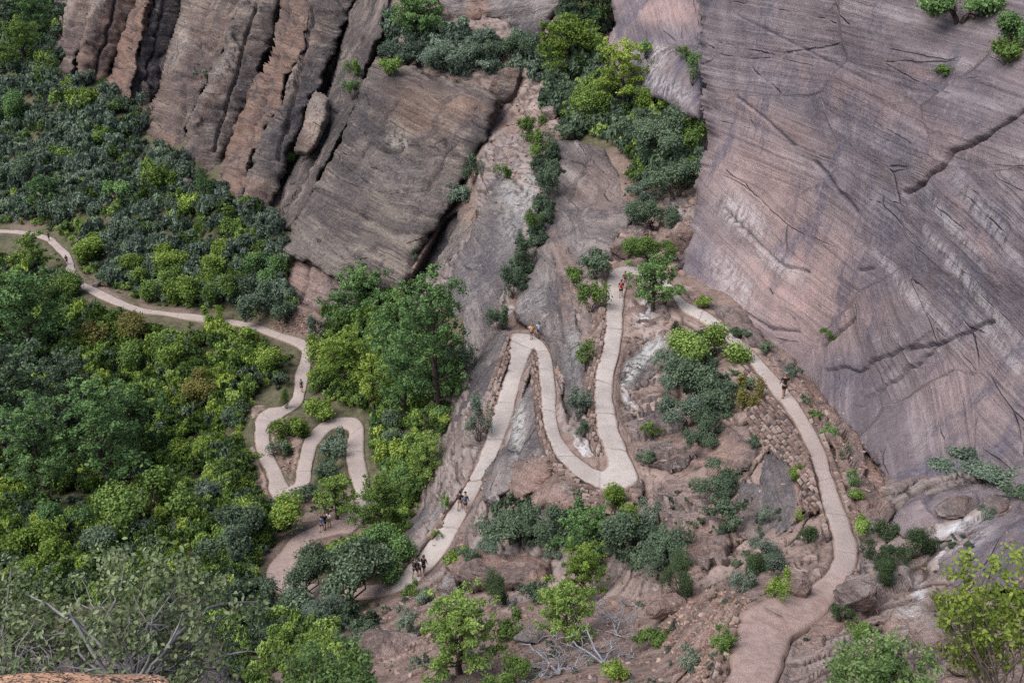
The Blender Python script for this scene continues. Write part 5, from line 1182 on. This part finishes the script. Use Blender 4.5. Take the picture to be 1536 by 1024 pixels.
def crooked(g, s, e, r0, r1, n=10, amp=.16):
    s = np.array(s, float); e = np.array(e, float); d = e - s; ln = np.linalg.norm(d); pts = []; off = np.zeros(3); vel = g.normal(size=3) * amp * ln / n
    for k in range(n + 1):
        f = k / n
        pts.append((s + d * f + .6 * off * math.sin(math.pi * f), r0 + (r1 - r0) * f)); vel = vel * .55 + g.normal(size=3) * amp * ln * .35; off = off + vel
    return [pts]
def near_bush(name, label, base, crown, rad, n_clump, n_leaf, leaf, wd, mat, bark, seed, cat, cl=(.12, .22), limbs=14, r0=.05, twigs=10, trunk_pts=None):
    g = np.random.default_rng(seed)
    base = np.array(base); crown = np.array(crown); rad = np.array(rad)
    root = empty(name, Vector(base)); tag(root, label, cat)
    cen = []
    while len(cen) < n_clump:
        d = g.normal(size=3); d /= np.linalg.norm(d); q = d * (g.random() ** .4)
        if vnoise(np.array([q * 2.2 + seed]), seed)[0] < -.28: continue
        cen.append(crown + q * rad)
    cen = np.array(cen) - base
    cr = g.uniform(*cl, n_clump); k = np.repeat(np.arange(n_clump), n_leaf)
    d = g.normal(size=(len(k), 3)); d /= np.linalg.norm(d, axis=1)[:, None]
    C = cen[k] + d * (cr[k] * g.random(len(k)) ** .5)[:, None]
    N = .5 * d + [0, -.25, .55] + .6 * g.normal(size=d.shape); N /= np.linalg.norm(N, axis=1)[:, None]
    T = .35 * g.random(n_clump)[k] + .45 * g.random(len(k)) + .2 * np.clip((C[:, 2] - (crown - base)[2]) / rad[2], -1, 1) + .1  # upper leaves painted lighter, like light falling on the crown
    L = leaf * g.uniform(.65, 1.2, len(k))
    V, f, a = leaves6(C, N, L, L * wd, T)
    link('foliage', mesh_np('foliage', V, f, False, a), M[mat], root)
    ids = g.permutation(n_clump)[:limbs]
    hub = (crown - base) * .35
    paths = [[(np.array([0, 0, -.1]), r0 * 1.3), (hub * .5 + g.normal(size=3) * .08, r0 * 1.1), (hub, r0)]]
    for q in range(limbs): paths += crooked(g, hub * (1 if q % 2 else .5), cen[ids[q]], r0 * .5, .008, 12, .08)
    for c in cen[g.permutation(n_clump)[:limbs * 3]]:
        j = cen[ids[g.integers(len(ids))]]
        if np.linalg.norm(c - j) < rad.mean() * .8: paths += crooked(g, j * .8 + hub * .2, c, r0 * .2, .004, 7, .2)
    for _ in range(twigs):      # bare twigs
        d_ = g.normal(size=3); e = crown - base + d_ / np.linalg.norm(d_) * rad * [.85, .6, .7]; a = hub + (e - hub) * .25; m = a + (e - a) * .6
        paths += crooked(g, hub, e, r0 * .32, .004, 14, .11)
        for _ in range(3): paths += crooked(g, m, m + g.normal(size=3) * rad * .2, r0 * .14, .003, 7, .18)
    V, f = tube(paths, 6); link('branches', mesh_np('branches', V, f, True), M[bark], root)
    return root
M['manzanita'] = leaf_mat('grey_green_leathery_leaves', (.05, .07, .03), (.135, .172, .075), (.32, .37, .20), .2)
M['near_yellow'] = leaf_mat('yellow_oak_leaves', (.08, .12, .02), (.20, .27, .045), (.37, .43, .095), .2, .35)
M['near_green'] = leaf_mat('fresh_green_leaves', (.05, .095, .028), (.12, .20, .06), (.25, .33, .13), .2, .3)
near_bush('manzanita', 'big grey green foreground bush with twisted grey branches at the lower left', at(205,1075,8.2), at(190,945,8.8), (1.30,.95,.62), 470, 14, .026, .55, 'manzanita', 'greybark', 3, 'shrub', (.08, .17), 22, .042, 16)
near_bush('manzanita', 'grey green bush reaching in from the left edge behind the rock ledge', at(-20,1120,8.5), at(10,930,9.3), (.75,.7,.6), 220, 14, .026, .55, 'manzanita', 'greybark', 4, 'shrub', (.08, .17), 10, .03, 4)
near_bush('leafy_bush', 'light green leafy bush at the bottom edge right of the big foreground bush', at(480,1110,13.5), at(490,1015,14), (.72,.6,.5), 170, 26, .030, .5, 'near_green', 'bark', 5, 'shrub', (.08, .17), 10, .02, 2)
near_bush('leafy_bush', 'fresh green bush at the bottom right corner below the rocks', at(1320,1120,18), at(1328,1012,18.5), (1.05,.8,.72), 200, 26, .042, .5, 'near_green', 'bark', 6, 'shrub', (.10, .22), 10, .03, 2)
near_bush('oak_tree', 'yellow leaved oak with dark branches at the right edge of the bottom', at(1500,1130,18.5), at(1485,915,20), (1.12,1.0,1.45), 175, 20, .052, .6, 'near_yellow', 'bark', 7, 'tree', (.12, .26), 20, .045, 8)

def dead_branches(name, label, base, ends, r0, seed):
    g = np.random.default_rng(seed); b = np.array(base); root_paths = []
    for e in ends: root_paths += crooked(g, (0, 0, 0), np.array(e) - b, r0 * .5, r0 * .12, 12, .14)
    for e in ends:
        for _ in range(11):
            f = g.uniform(.3, .95); s = (np.array(e) - b) * f
            root_paths += crooked(g, s, s + g.normal(size=3) * .26 * np.linalg.norm(np.array(e) - b) * [1, .6, .6] + [0, 0, .15], r0 * .25, r0 * .07, 7, .22)
    V, f = tube(root_paths, 6)
    o = link(name, mesh_np(name, V, f, True), M['deadwood']); o.location = b
    return tag(o, label, 'dead wood')
def up(u, v, dz): p = hit(u, v)[0]; return (p.x, p.y, p.z + dz)
dead_branches('dead_branches', 'bleached dead branches fanned out at the bottom edge of the picture', up(838,1012,.1), [up(800,985,.7), up(832,965,1.1), up(850,985,.9), up(812,1020,.3), up(865,1010,.5), up(790,1010,.5)], .13, 1)
dead_branches('dead_branches', 'grey fallen branches lying right of the fanned dead branches', up(905,998,.15), [up(868,985,.35), up(880,975,.6), up(950,985,.3), up(925,970,.5)], .13, 2)
dead_branches('dead_branches', 'tangle of thin grey twigs below the wiry dark bush', up(925,955,.1), [up(890,930,.9), up(905,920,1.0), up(935,925,1.0), up(955,940,.7), up(880,950,.5), up(960,960,.4), up(915,935,1.2)], .075, 3)
dead_branches('dead_branches', 'pale dead twigs standing in the thicket left of the yellow oak', up(262,812,0), [up(258,785,1.2), up(268,790,1.0), up(255,800,.9)], .05, 4)
# ------------------------------------------------------------------ boulders and loose stone
def ico(sub):
    import bmesh
    bm = bmesh.new(); bmesh.ops.create_icosphere(bm, subdivisions=sub, radius=1.0)
    V = np.array([v.co[:] for v in bm.verts]); Fc = np.array([[v.index for v in f.verts] for f in bm.faces]); bm.free()
    return V, Fc
ICO = {k: ico(k) for k in (1, 2, 5)}
def rock_shape(sub, seed, cuts=9, rough=.08, lo=.45, hi=.85):
    g = np.random.default_rng(seed); V, Fc = ICO[sub]; V = V.copy()
    for _ in range(cuts):
        n = g.normal(size=3); n /= np.linalg.norm(n); h = g.uniform(lo, hi); d = V @ n
        V = V - np.maximum(d - h, 0)[:, None] * n * .94
    V += V * (rough * fbm(V * 2.3 + seed, 4, seed % 91))[:, None]
    return V / np.abs(V).max(0), Fc

def boulder(u, v, wpx, hpx, mat, label, seed, dk=1.0, tilt=0.0, rz=None, pink=.3, dark=.2, white=0.0, name='boulder', sink=.18, bedtilt=.2):
    """boulder whose foot is at bearing (u, v)"""
    g = random.Random(seed); p = hit(u, v)[0]; w = wdist(p); dep = math.atan2(-p.z, p.y)
    rx = wpx / 2 / F * w; ry = rx * dk; rz_ = max(.3 * rx, (hpx / F * w - ry * math.sin(dep)) / math.cos(dep) * .62)
    V, Fc = rock_shape(5, seed)
    bed = np.stack([V[:, 0] * rx, V[:, 2] * rz_ + bedtilt * V[:, 0] * rx + seed, V[:, 1] * ry], -1)
    V = V * [rx, ry, rz_]
    V += V / (np.linalg.norm(V, axis=1)[:, None]) * (.05 * rx * vnoise(bed * [.3, 2.2 / max(rx, .3), .3], seed))[:, None]
    n = len(V); nz = fbm(V / rx * 1.5, 3, seed)
    me = mesh_np(name, V, Fc, True, {'bed': ('FLOAT_VECTOR', bed), 'pink': ('FLOAT', np.clip(pink + .3 * nz, 0, 1)), 'dark': ('FLOAT', np.clip(dark + .3 * nz, 0, 1)),
                 'white': ('FLOAT', np.full(n, white))})
    o = link(name, me, M[mat]); o.location = p + Vector((0, ry * .45, rz_ * (1 - sink) * .55)); o.rotation_euler = (0, R(tilt), R(g.uniform(-15, 15) if rz is None else rz))
    return tag(o, label, 'boulder', 'boulders on the slopes')
for b in [
 (755,150,62,62,'cliff','large brown boulder perched on the corner of the big block',11,.9,-8,None,.25,.2),
 (833,176,40,22,'red','pale boulder in the rubble below the perched boulder',12,.9,0,None,.2,.1),
 (680,900,40,44,'slab','grey split boulder beside the bottom of the paved path',17,.8,0,None,.3,.1,.3),
 (590,985,104,42,'red','arched pale boulder on the red soil at the bottom',18,.7,8,None,.35,.1),
 (1000,925,70,40,'red','pink boulder behind the juniper above the red scree',20,.8,0,None,.5,.1),
 (795,965,50,34,'slab','pale flat boulder between the two bottom oaks',21,.8,0,None,.1,0,.2),
 (742,752,18,12,'slab','small white stone beside the lower path leg',23,.9,0,None,0,.1,.9),
 (1200,892,40,34,'red','pink boulder at the inner edge of the path bend',24,.9,0,None,.5,.0),
 (1287,915,62,58,'slab','tilted dark grey rock standing right of the path bend',27,.8,-18,None,.35,.3),
 (1400,975,70,60,'red','banded brown boulder left of the yellow oak',32,.8,20,None,.35,.2,.2),
 (1455,1010,70,50,'cliff','dark boulder under the yellow oak at the right edge',33,.9,0,None,.4,.1),
 (1440,770,70,26,'slab','flat ledge block on the grey benches',34,.7,-14,None,.3,.2),
 (1490,765,60,20,'slab','small ledge block under the long blue green bush',35,.7,-16,None,.3,.2),
 (668,640,24,18,'red','pale boulder at the foot of the tallest green tree',37,.9,0,None,.3,0,.2),
 (648,655,28,18,'slab','grey boulder beside the pale boulder under the tree group',38,.9,0,None,.1,.2),
 (145,430,16,12,'slab','grey stone at the inner edge of the upper bend',39,.9,0,None,.1,.4),
 (360,588,22,14,'slab','pale boulder showing in the thicket left of the hiker',40,.9,0,None,.1,.1,.3),
 (372,570,16,14,'slab','small pale boulder higher in the thicket',41,.9,0,None,.1,.1,.3),
 (36,286,22,14,'slab','grey boulder in the scrub at the left edge',42,.9,0,None,.1,.2,.2),
 (90,287,16,10,'slab','small grey boulder in the scrub near the left edge',43,.9,0,None,.1,.2,.2),
 (395,360,26,30,'red','pink boulder at the corner of the cliff above the oaks',44,.9,0,None,.6,0),
 (280,282,18,20,'cliff','small striped boulder at the foot of the smooth grey rib',45,.9,0,None,.2,.1,.2),
 (218,150,16,32,'cliff','small stacked pillar standing in front of the dark rib',46,.7,0,None,.2,.0,.4),
 (940,385,50,36,'red','brown layered boulder above the top of the upper switchback',47,.9,0,None,.4,.3),
 (1025,375,50,50,'red','orange brown layered block against the right wall',48,.8,0,None,.5,.1),
]: boulder(*b)

def stone_mat(name, a, b, c):
    t = NT(name); p = t.pos(); n = t.noise(p, 2.2, 4, .65); d = t.noise(p, 12, 3, .7)
    col = t.mix(t.rng(t.attr('tint'), 0, .5, smooth=False), a, b); col = t.mix(t.rng(t.attr('tint'), .5, 1, smooth=False), col, c)
    col = t.mix(t.math('MULTIPLY', t.rng(n, .45, .7), .5), col, a); col = t.mix(.4, col, t.mix(t.rng(d, .25, .75), (.35, .35, .35), (.67, .66, .65)), 'OVERLAY')
    return t.finish(col, .95, d, .05, .7, .1)
M['stone'] = stone_mat('loose_red_stone', (.14, .085, .065), (.25, .165, .13), (.36, .265, .225))
SH = [rock_shape(1, k, 8, .10, .38, .65) for k in range(8)] + [rock_shape(2, 50 + k, 11, .07, .36, .62) for k in range(6)]
def block_shape(seed):
    g = np.random.default_rng(seed); V, Fc = ICO[2]; V = np.clip(V * 1.75, -1, 1) * (1 + .10 * g.normal(size=3))
    V = V + V[:, [1, 2, 0]] * g.uniform(-.16, .16, 3) + .05 * fbm(V * 1.7 + seed, 2, seed)[:, None]
    return V, Fc
BL = [block_shape(900 + k) for k in range(8)]
def rubble(name, label, zones, n, size, mat, seed, kind='stuff', cat='stones', flat=(.35, .75), on_path=False, power=2.2, dens=None, lift=.15, far=1e9):
    g = np.random.default_rng(seed); Vs, Fs, Ts, o, got, tries = [], [], [], 0, 0, 0
    while got < n and tries < n * 15:
        tries += 1; q = np.array(zones[g.integers(len(zones))], float)
        u, v = g.uniform(q[:, 0].min(), q[:, 0].max()), g.uniform(q[:, 1].min(), q[:, 1].max())
        U, Vv = np.array([u]), np.array([v])
        if sdist(U, Vv, q)[0] < 0 or (not on_path and trail_sd(U, Vv)[0] > -1.5): continue
        s = size[0] + (size[1] - size[0]) * g.random() ** power
        p, nn = hit(u, v); w = wdist(p); r = s / 2 / F * w
        V, Fc = SH[g.integers(len(SH)) if s > 6 else g.integers(8)]
        a = g.uniform(0, 6.28); ca, sa = math.cos(a), math.sin(a)
        X = V * [r * g.uniform(.8, 1.3), r * g.uniform(.6, 1.0), r * g.uniform(*flat)]
        X = np.stack([X[:, 0] * ca - X[:, 1] * sa, X[:, 0] * sa + X[:, 1] * ca, X[:, 2] + X[:, 0] * g.uniform(-.3, .3)], 1)
        Vs.append(X + np.array(p) + np.array([0, 0, r * lift])); Fs.append(Fc + o); o += len(V); Ts.append(np.full(len(V), g.random())); got += 1
    me = mesh_np(name, np.concatenate(Vs), np.concatenate(Fs), False, {'tint': ('FLOAT', np.concatenate(Ts))})
    o_ = link(name, me, M[mat]); return tag(o_, label, cat, 'stone walls along the path' if kind == 'thing' else None, kind)
SCREE = [[(560,900),(660,880),(700,905),(850,915),(1000,880),(1110,885),(1095,960),(1065,1050),(640,1050),(520,960)]]
rubble('loose_stones', 'red loose stones scattered over the soil at the bottom', SCREE, 1100, (2, 13), 'stone', 1)
rubble('loose_stones', 'fine red scree beside the near path bend', [[(1000,880),(1110,880),(1130,905),(1095,980),(1050,1040),(990,960)]], 900, (2, 9), 'stone', 2)
rubble('loose_stones', 'stones on the rocky dome and its ledges', [[(930,480),(1010,450),(1120,550),(1210,690),(1230,800),(1200,860),(1050,880),(960,760),(960,700),(930,600)]], 260, (2, 9), 'stone', 3)
rubble('loose_stones', 'broken stone on the bank between the right path and the wall', [[(1030,440),(1140,515),(1200,560),(1260,610),(1325,700),(1335,780),(1290,790),(1255,715),(1215,625),(1135,540)]], 260, (2, 9), 'stone', 4)
rubble('loose_stones', 'stones among the rocks right of the path bend', [[(1240,870),(1300,830),(1400,800),(1536,780),(1536,1024),(1170,1030),(1185,960),(1240,925)]], 260, (2, 10), 'stone', 5)
rubble('loose_stones', 'rubble between the small switchback legs', [[(410,632),(440,660),(446,690),(437,716),(424,706),(408,670)]], 160, (3, 8), 'stone', 6)
rubble('loose_stones', 'rubble under the middle path leg and the boulders', [[(735,700),(830,680),(850,720),(960,740),(1000,760),(1000,800),(860,800),(740,800),(690,830),(680,815)]], 240, (2, 9), 'stone', 7)
rubble('loose_stones', 'stones in the upper gully and under the block', [[(740,160),(830,130),(850,200),(815,330),(760,260),(730,240)], [(930,250),(1045,290),(1045,400),(950,400)]], 260, (2, 10), 'stone', 8)
rubble('loose_stones', 'stones and dirt clods along the far dirt path', [[(105,380),(160,425),(250,455),(420,485),(450,505),(450,500),(380,478),(250,458),(140,418)],[(425,470),(460,470),(462,505),(400,495)]], 260, (2, 7), 'stone', 9)

# courses of laid stone on the face of each wall
M['laid'] = stone_mat('laid_wall_stone', (.17, .118, .10), (.27, .195, .168), (.38, .30, .265))
def courses(o, poly, th, size, seed):
    g = np.random.default_rng(seed); p = np.array(poly, float); Vs, Fs, Ts, k0 = [], [], [], 0
    c0 = p.mean(0); ext = np.abs(p - c0).max() * 1.5; ca, sa = math.cos(R(th)), math.sin(R(th)); row = 0; b = -ext
    while b < ext:
        hgt = size * g.uniform(.6, 1.0); a = -ext + g.uniform(0, size)
        while a < ext:
            ln = size * g.uniform(.8, 1.9); u = c0[0] + ca * a - sa * b; v = c0[1] + sa * a + ca * b; a += ln
            U, V_ = np.array([u]), np.array([v])
            if sdist(U, V_, p)[0] < -.5 or trail_sd(U, V_)[0] > -.8: continue
            loc, nn = hit(u, v); w = wdist(loc); m = w / F
            V, Fc = BL[g.integers(8)]
            ex = np.array(at(u + ca, v + sa, w)) - np.array(at(u, v, w)); ex /= np.linalg.norm(ex)
            ey = np.array(at(u - sa, v + ca, w)) - np.array(at(u, v, w)); ey /= np.linalg.norm(ey); ez = np.cross(ex, ey)
            X = V[:, :1] * ex * (ln * .5 * m * .94) + V[:, 1:2] * ey * (hgt * .5 * m * .90) + V[:, 2:] * ez * (size * .45 * m * g.uniform(.7, 1.3)) + np.array(loc)
            Vs.append(X); Fs.append(Fc + k0); k0 += len(X); Ts.append(np.full(len(X), g.random()))
        b += hgt
    me = mesh_np('wall_stones', np.concatenate(Vs), np.concatenate(Fs), False, {'tint': ('FLOAT', np.concatenate(Ts))})
    tag(link('wall_stones', me, M['laid'], o), kind='stuff')
for k, (o, pp, th) in enumerate(WALLS): courses(o, pp, th, [7.5, 7.5, 7, 6.5, 6, 6.5, 12, 8, 8][k], 40 + k)
# ------------------------------------------------------------------ hikers
def skin_mesh(name, pts, edges, sub=2):
    """pts: [(x, y, z, radius)], first point is the root -> one continuous evaluated mesh"""
    me = bpy.data.meshes.new(name + '_skeleton'); me.from_pydata([p[:3] for p in pts], edges, [])
    o = bpy.data.objects.new(name + '_skeleton', me); COL.objects.link(o)
    o.modifiers.new('skin', 'SKIN'); sb = o.modifiers.new('sub', 'SUBSURF'); sb.levels = sub; sb.render_levels = sub
    for i, p in enumerate(pts):
        r = p[3] if isinstance(p[3], (tuple, list)) else (p[3], p[3])
        me.skin_vertices[0].data[i].radius = r
        me.skin_vertices[0].data[i].use_root = (i == 0)
    dg = bpy.context.evaluated_depsgraph_get(); dg.update()
    out = bpy.data.meshes.new_from_object(o.evaluated_get(dg)); out.name = name
    bpy.data.objects.remove(o); bpy.data.meshes.remove(me)
    out.polygons.foreach_set('use_smooth', np.ones(len(out.polygons), bool))
    return out

def figure(pose):
    """meshes of one hiker in a walking or standing pose, facing +Y, feet at z = 0"""
    st = {'stride': .22, 'step': .13, 'stand': .03}[pose]; g = {'stride': 1, 'step': -1, 'stand': 1}[pose]
    lean = .06 if pose != 'stand' else .02
    leg = {}
    for s in (-1, 1):
        f = g * s * st
        knee = (s * .095, f * .55 + (.06 if f > 0 else .03), .50); ank = (s * .10, f - (.05 if f < 0 else 0), .085 + (.05 if f < -.1 else 0))
        leg[s] = (knee, ank)
    arm = {}
    for s in (-1, 1):
        f = -g * s * st
        arm[s] = ((s * .235, lean + f * .35 - .03, 1.13), (s * .235, lean + f * .8 + .08, .92), (s * .225, lean + f * .9 + .12, .84))
    P = [(0, 0, .95, (.125, .095)), (0, lean * .4, 1.10, (.115, .085)), (0, lean, 1.30, (.135, .095)), (0, lean, 1.42, (.10, .075)), (0, lean + .01, 1.49, .052),
         (0, lean + .03, 1.555, (.068, .078)), (0, lean + .035, 1.63, (.078, .092)), (0, lean + .03, 1.70, (.060, .07))]
    E = [(0, 1), (1, 2), (2, 3), (3, 4), (4, 5), (5, 6), (6, 7)]
    n = len(P); P.append((0, lean + .135, 1.60, .014)); E.append((6, n))                  # nose
    for s in (-1, 1):
        n = len(P); P.append((s * .088, lean + .03, 1.615, .016)); E.append((6, n))        # ears
        n = len(P); e, wr, ha = arm[s]
        P += [(s * .185, lean, 1.39, .058), (*e, .043), (*wr, .029), (*ha, (.034, .022))]; E += [(3, n), (n, n + 1), (n + 1, n + 2), (n + 2, n + 3)]
        n = len(P); k, a = leg[s]
        P += [(s * .09, 0, .88, .088), (*k, .060), (k[0], (k[1] + a[1]) / 2 - .015, .32, .055), (*a, .038), (a[0], a[1] + .13, a[2] - .045, .032)]; E += [(0, n), (n, n + 1), (n + 1, n + 2), (n + 2, n + 3), (n + 3, n + 4)]
    body = skin_mesh('body', P, E)
    # fingers: five separate bent chains rooted in each palm, in the same mesh
    paths = []
    for s in (-1, 1):
        h = np.array(arm[s][2])
        for k, (dy, ln) in enumerate([(.024, .068), (.008, .078), (-.008, .072), (-.023, .056)]):
            b = h + [0, dy, -.02]; paths.append([(b, .009), (b + [-s * .004, .004, -ln * .5], .0085), (b + [-s * .018, .006, -ln], .006)])
        b = h + [-s * .005, .026, .012]; paths.append([(b, .011), (b + [-s * .012, .026, -.022], .0095), (b + [-s * .02, .032, -.05], .007)])
    V, f = tube(paths, 6); bm_v = np.array([v.co[:] for v in body.vertices]); fa = [list(p.vertices) for p in body.polygons]
    me = bpy.data.meshes.new('body'); me.from_pydata(np.concatenate([bm_v, V]).tolist(), [], fa + (f + len(bm_v)).tolist()); me.polygons.foreach_set('use_smooth', np.ones(len(me.polygons), bool))
    parts = {'body': me}
    T = [(0, 0, .93, (.148, .118)), (0, lean * .4, 1.10, (.136, .106)), (0, lean, 1.30, (.155, .116)), (0, lean, 1.415, (.118, .092)), (0, lean + .005, 1.462, .064)]
    TE = [(0, 1), (1, 2), (2, 3), (3, 4)]
    for s in (-1, 1):
        e = arm[s][0]; n = len(T); T += [(s * .185, lean, 1.39, .074), ((s * .185 + e[0] * 2) / 3, (lean + e[1] * 2) / 3, (1.39 + e[2] * 2) / 3, .064)]; TE += [(3, n), (n, n + 1)]
    parts['shirt'] = skin_mesh('shirt', T, TE)
    S = [(0, 0, .97, (.142, .112))]; SE = []
    for s in (-1, 1):
        k = leg[s][0]; n = len(S); S += [(s * .09, 0, .87, .108), ((s * .09 + k[0] * 2) / 3, k[1] * .66, .63, .094)]; SE += [(0, n), (n, n + 1)]
    parts['shorts'] = skin_mesh('shorts', S, SE)
    for i, s in enumerate((-1, 1)):
        a = leg[s][1]
        parts['shoe%d' % i] = skin_mesh('shoe', [(a[0], a[1] - .01, a[2] + .02, .050), (a[0], a[1] + .0, a[2] - .035, (.052, .045)), (a[0], a[1] + .15, a[2] - .045, (.048, .038))], [(0, 1), (1, 2)], 1)
    parts['hair'] = skin_mesh('hair', [(0, lean + .005, 1.655, (.088, .100)), (0, lean + .01, 1.715, (.070, .082)), (0, lean - .035, 1.58, (.07, .05))], [(0, 1), (0, 2)], 2)
    parts['cap'] = skin_mesh('cap', [(0, lean + .02, 1.675, (.092, .105)), (0, lean + .02, 1.735, (.068, .08)), (0, lean + .15, 1.665, (.062, .014))], [(0, 1), (0, 2)], 2)
    # backpack: rounded main sack, a front pocket, lid; two straps of their own
    pk = skin_mesh('backpack', [(0, lean - .17, 1.18, (.15, .105)), (0, lean - .175, 1.36, (.145, .10)), (0, lean - .15, 1.46, (.11, .07)), (0, lean - .16, 1.02, (.14, .095)), (0, lean - .27, 1.10, (.095, .05))], [(0, 1), (1, 2), (0, 3), (0, 4)], 2)
    parts['backpack'] = pk
    for i, s in enumerate((-1, 1)):
        V, f = tube([[(np.array([s * .09, lean - .09, 1.44]), .02), (np.array([s * .105, lean + .03, 1.49]), .022), (np.array([s * .11, lean + .13, 1.36]), .02), (np.array([s * .13, lean + .09, 1.15]), .018), (np.array([s * .14, lean - .1, 1.05]), .016)]], 6)
        parts['strap%d' % i] = mesh_np('strap', V, f, True)
    return parts
FIG = {k: figure(k) for k in ('stride', 'step', 'stand')}
for k, c in {'skin': (.42, .25, .18), 'skin_tan': (.30, .17, .115), 'c_black': (.012, .012, .015), 'c_charcoal': (.035, .036, .042), 'c_blue': (.03, .10, .26), 'c_navy': (.02, .03, .08), 'c_white': (.70, .70, .72),
             'c_grey': (.22, .23, .26), 'c_lightblue': (.42, .55, .72), 'c_orange': (.75, .26, .03), 'c_maroon': (.16, .02, .045), 'c_red': (.38, .03, .05), 'c_khaki': (.22, .17, .11), 'c_brown': (.06, .035, .022), 'c_blond': (.30, .19, .08), 'c_slate': (.09, .11, .17)}.items():
    M[k] = plain_mat(k.replace('c_', '') + ('_cloth' if k.startswith('c_') else ''), c, .8, .15, 20)
# feet, bearing walked towards, pose, skin, shirt, shorts, hair or cap, pack, size, label
HIKERS = [
 ((101,397),(90,378),'stride','skin','c_black','c_black',('hair','c_brown'),'c_black',1.0,'hiker all in black walking alone on the dirt path at the far left'),
 ((74,361),(60,358),'stand','skin_tan','c_charcoal','c_black',('cap','c_black'),None,.95,'dark dressed hiker half hidden by the olive tree at the far left'),
 ((453,588),(458,560),'step','skin','c_grey','c_charcoal',('hair','c_brown'),'c_charcoal',1.0,'hiker with a dark grey pack on the dirt path above the small switchbacks'),
 ((483,797),(500,780),'stride','skin','c_blue','c_navy',('hair','c_brown'),None,.95,'hiker in a blue shirt, lowest of three on the dirt path'),
 ((488,793),(505,780),'step','skin_tan','c_black','c_charcoal',('cap','c_black'),'c_black',1.0,'hiker in black between the blue and the white shirted hikers'),
 ((494,791),(508,779),'stand','skin','c_white','c_grey',('hair','c_brown'),None,1.0,'hiker in a white shirt on the dirt path'),
 ((623,866),(640,835),'stride','skin_tan','c_charcoal','c_black',('cap','c_charcoal'),'c_charcoal',1.04,'leftmost of the three hikers at the bottom of the paved path'),
 ((629,864),(645,833),'stand','skin','c_white','c_charcoal',('hair','c_brown'),'c_black',.97,'middle hiker in a white sleeved shirt at the bottom of the paved path'),
 ((636,861),(650,833),'step','skin_tan','c_black','c_black',('hair','c_brown'),'c_black',1.0,'rightmost of the three hikers at the bottom of the paved path'),
 ((690,764),(705,730),'stride','skin','c_black','c_khaki',('hair','c_brown'),'c_charcoal',1.0,'left hiker of the pair climbing the paved path, large dark backpack'),
 ((698,767),(712,733),'step','skin','c_black','c_charcoal',('cap','c_black'),'c_slate',1.03,'right hiker of the pair climbing the paved path, dark blue backpack'),
 ((797,509),(790,501),'stand','skin','c_lightblue','c_slate',('hair','c_blond'),'c_orange',.98,'hiker with an orange pack standing at the middle switchback'),
 ((808,506),(812,535),'stand','skin_tan','c_lightblue','c_navy',('hair','c_brown'),None,.97,'hiker in a pale blue shirt beside the orange pack'),
 ((931,446),(936,420),'stride','skin','c_black','c_black',('hair','c_brown'),'c_red',1.0,'hiker with a red backpack near the top of the upper switchback'),
 ((937,433),(941,410),'step','skin_tan','c_maroon','c_grey',('hair','c_brown'),'c_maroon',1.0,'hiker in maroon just ahead of the red backpack'),
 ((1175,596),(1150,560),'stride','skin_tan','c_black','c_black',('cap','c_grey'),None,1.04,'lone hiker in black shorts on the right path above the tall stone wall'),
]
for (fu, fv), (tu, tv), pose, sk, sh, pa, (hk, hc), bpk, sz, lb in HIKERS:
    p = hit(fu, fv)[0]; q = hit(tu, tv)[0]; d = q - p
    root = empty('person', p + Vector((0, 0, -.01)), math.atan2(-d.x, d.y)); root.scale = (sz, sz, sz)
    tag(root, lb, 'person', 'hikers on the trail')
    m = FIG[pose]
    link('body', with_mat(m['body'], sk), None, root); link('shirt', with_mat(m['shirt'], sh), None, root); link('shorts', with_mat(m['shorts'], pa), None, root)
    for k in (0, 1): link('shoe', with_mat(m['shoe%d' % k], 'c_charcoal'), None, root)
    link(hk, with_mat(m[hk], hc), None, root)
    if bpk:
        b_ = link('backpack', with_mat(m['backpack'], bpk), None, root)
        for k in (0, 1): link('strap', with_mat(m['strap%d' % k], bpk), None, b_)
SKY, SUN = 0.15, 4.0
# ------------------------------------------------------------------ camera, sky, sun
cam = bpy.data.cameras.new('camera'); cam.lens = 35.0; cam.sensor_width = 36.0; cam.clip_start = .05; cam.clip_end = 3000
co = bpy.data.objects.new('camera', cam); COL.objects.link(co)
co.rotation_euler = (R(90) - PITCH, 0, 0)
SC.camera = co
SUN_EL, SUN_AZ = 56.0, -118.0          # soft light from the upper left, behind thin cloud
wd = bpy.data.worlds.new('World'); SC.world = wd; wd.use_nodes = True
nt = wd.node_tree; bg = nt.nodes['Background']
sky = nt.nodes.new('ShaderNodeTexSky'); sky.sky_type = 'NISHITA'; sky.sun_disc = False
sky.sun_elevation = R(SUN_EL); sky.sun_rotation = R(SUN_AZ); sky.air_density = 1.0; sky.dust_density = 2.5; sky.ozone_density = 1.0
nt.links.new(sky.outputs[0], bg.inputs['Color']); bg.inputs['Strength'].default_value = SKY
sl = bpy.data.lights.new('sun', 'SUN'); sl.energy = SUN; sl.angle = R(55); sl.color = (1.0, .97, .94)
so = bpy.data.objects.new('sun', sl); COL.objects.link(so)
# a sun lamp shines along its local -Z
az = R(SUN_AZ); el = R(SUN_EL)
dirv = Vector((math.sin(az) * math.cos(el), math.cos(az) * math.cos(el), math.sin(el)))
so.rotation_euler = dirv.to_track_quat('Z', 'Y').to_euler(); so.location = (0, 0, 60)
SC.view_settings.view_transform = 'Standard'; SC.view_settings.look = 'None'; SC.view_settings.exposure = 0; SC.view_settings.gamma = 1
SC.render.engine = 'CYCLES'
SC.cycles.max_bounces = 6; SC.cycles.diffuse_bounces = 4; SC.cycles.glossy_bounces = 2; SC.cycles.transmission_bounces = 2; SC.cycles.transparent_max_bounces = 4
SC.cycles.use_denoising = False
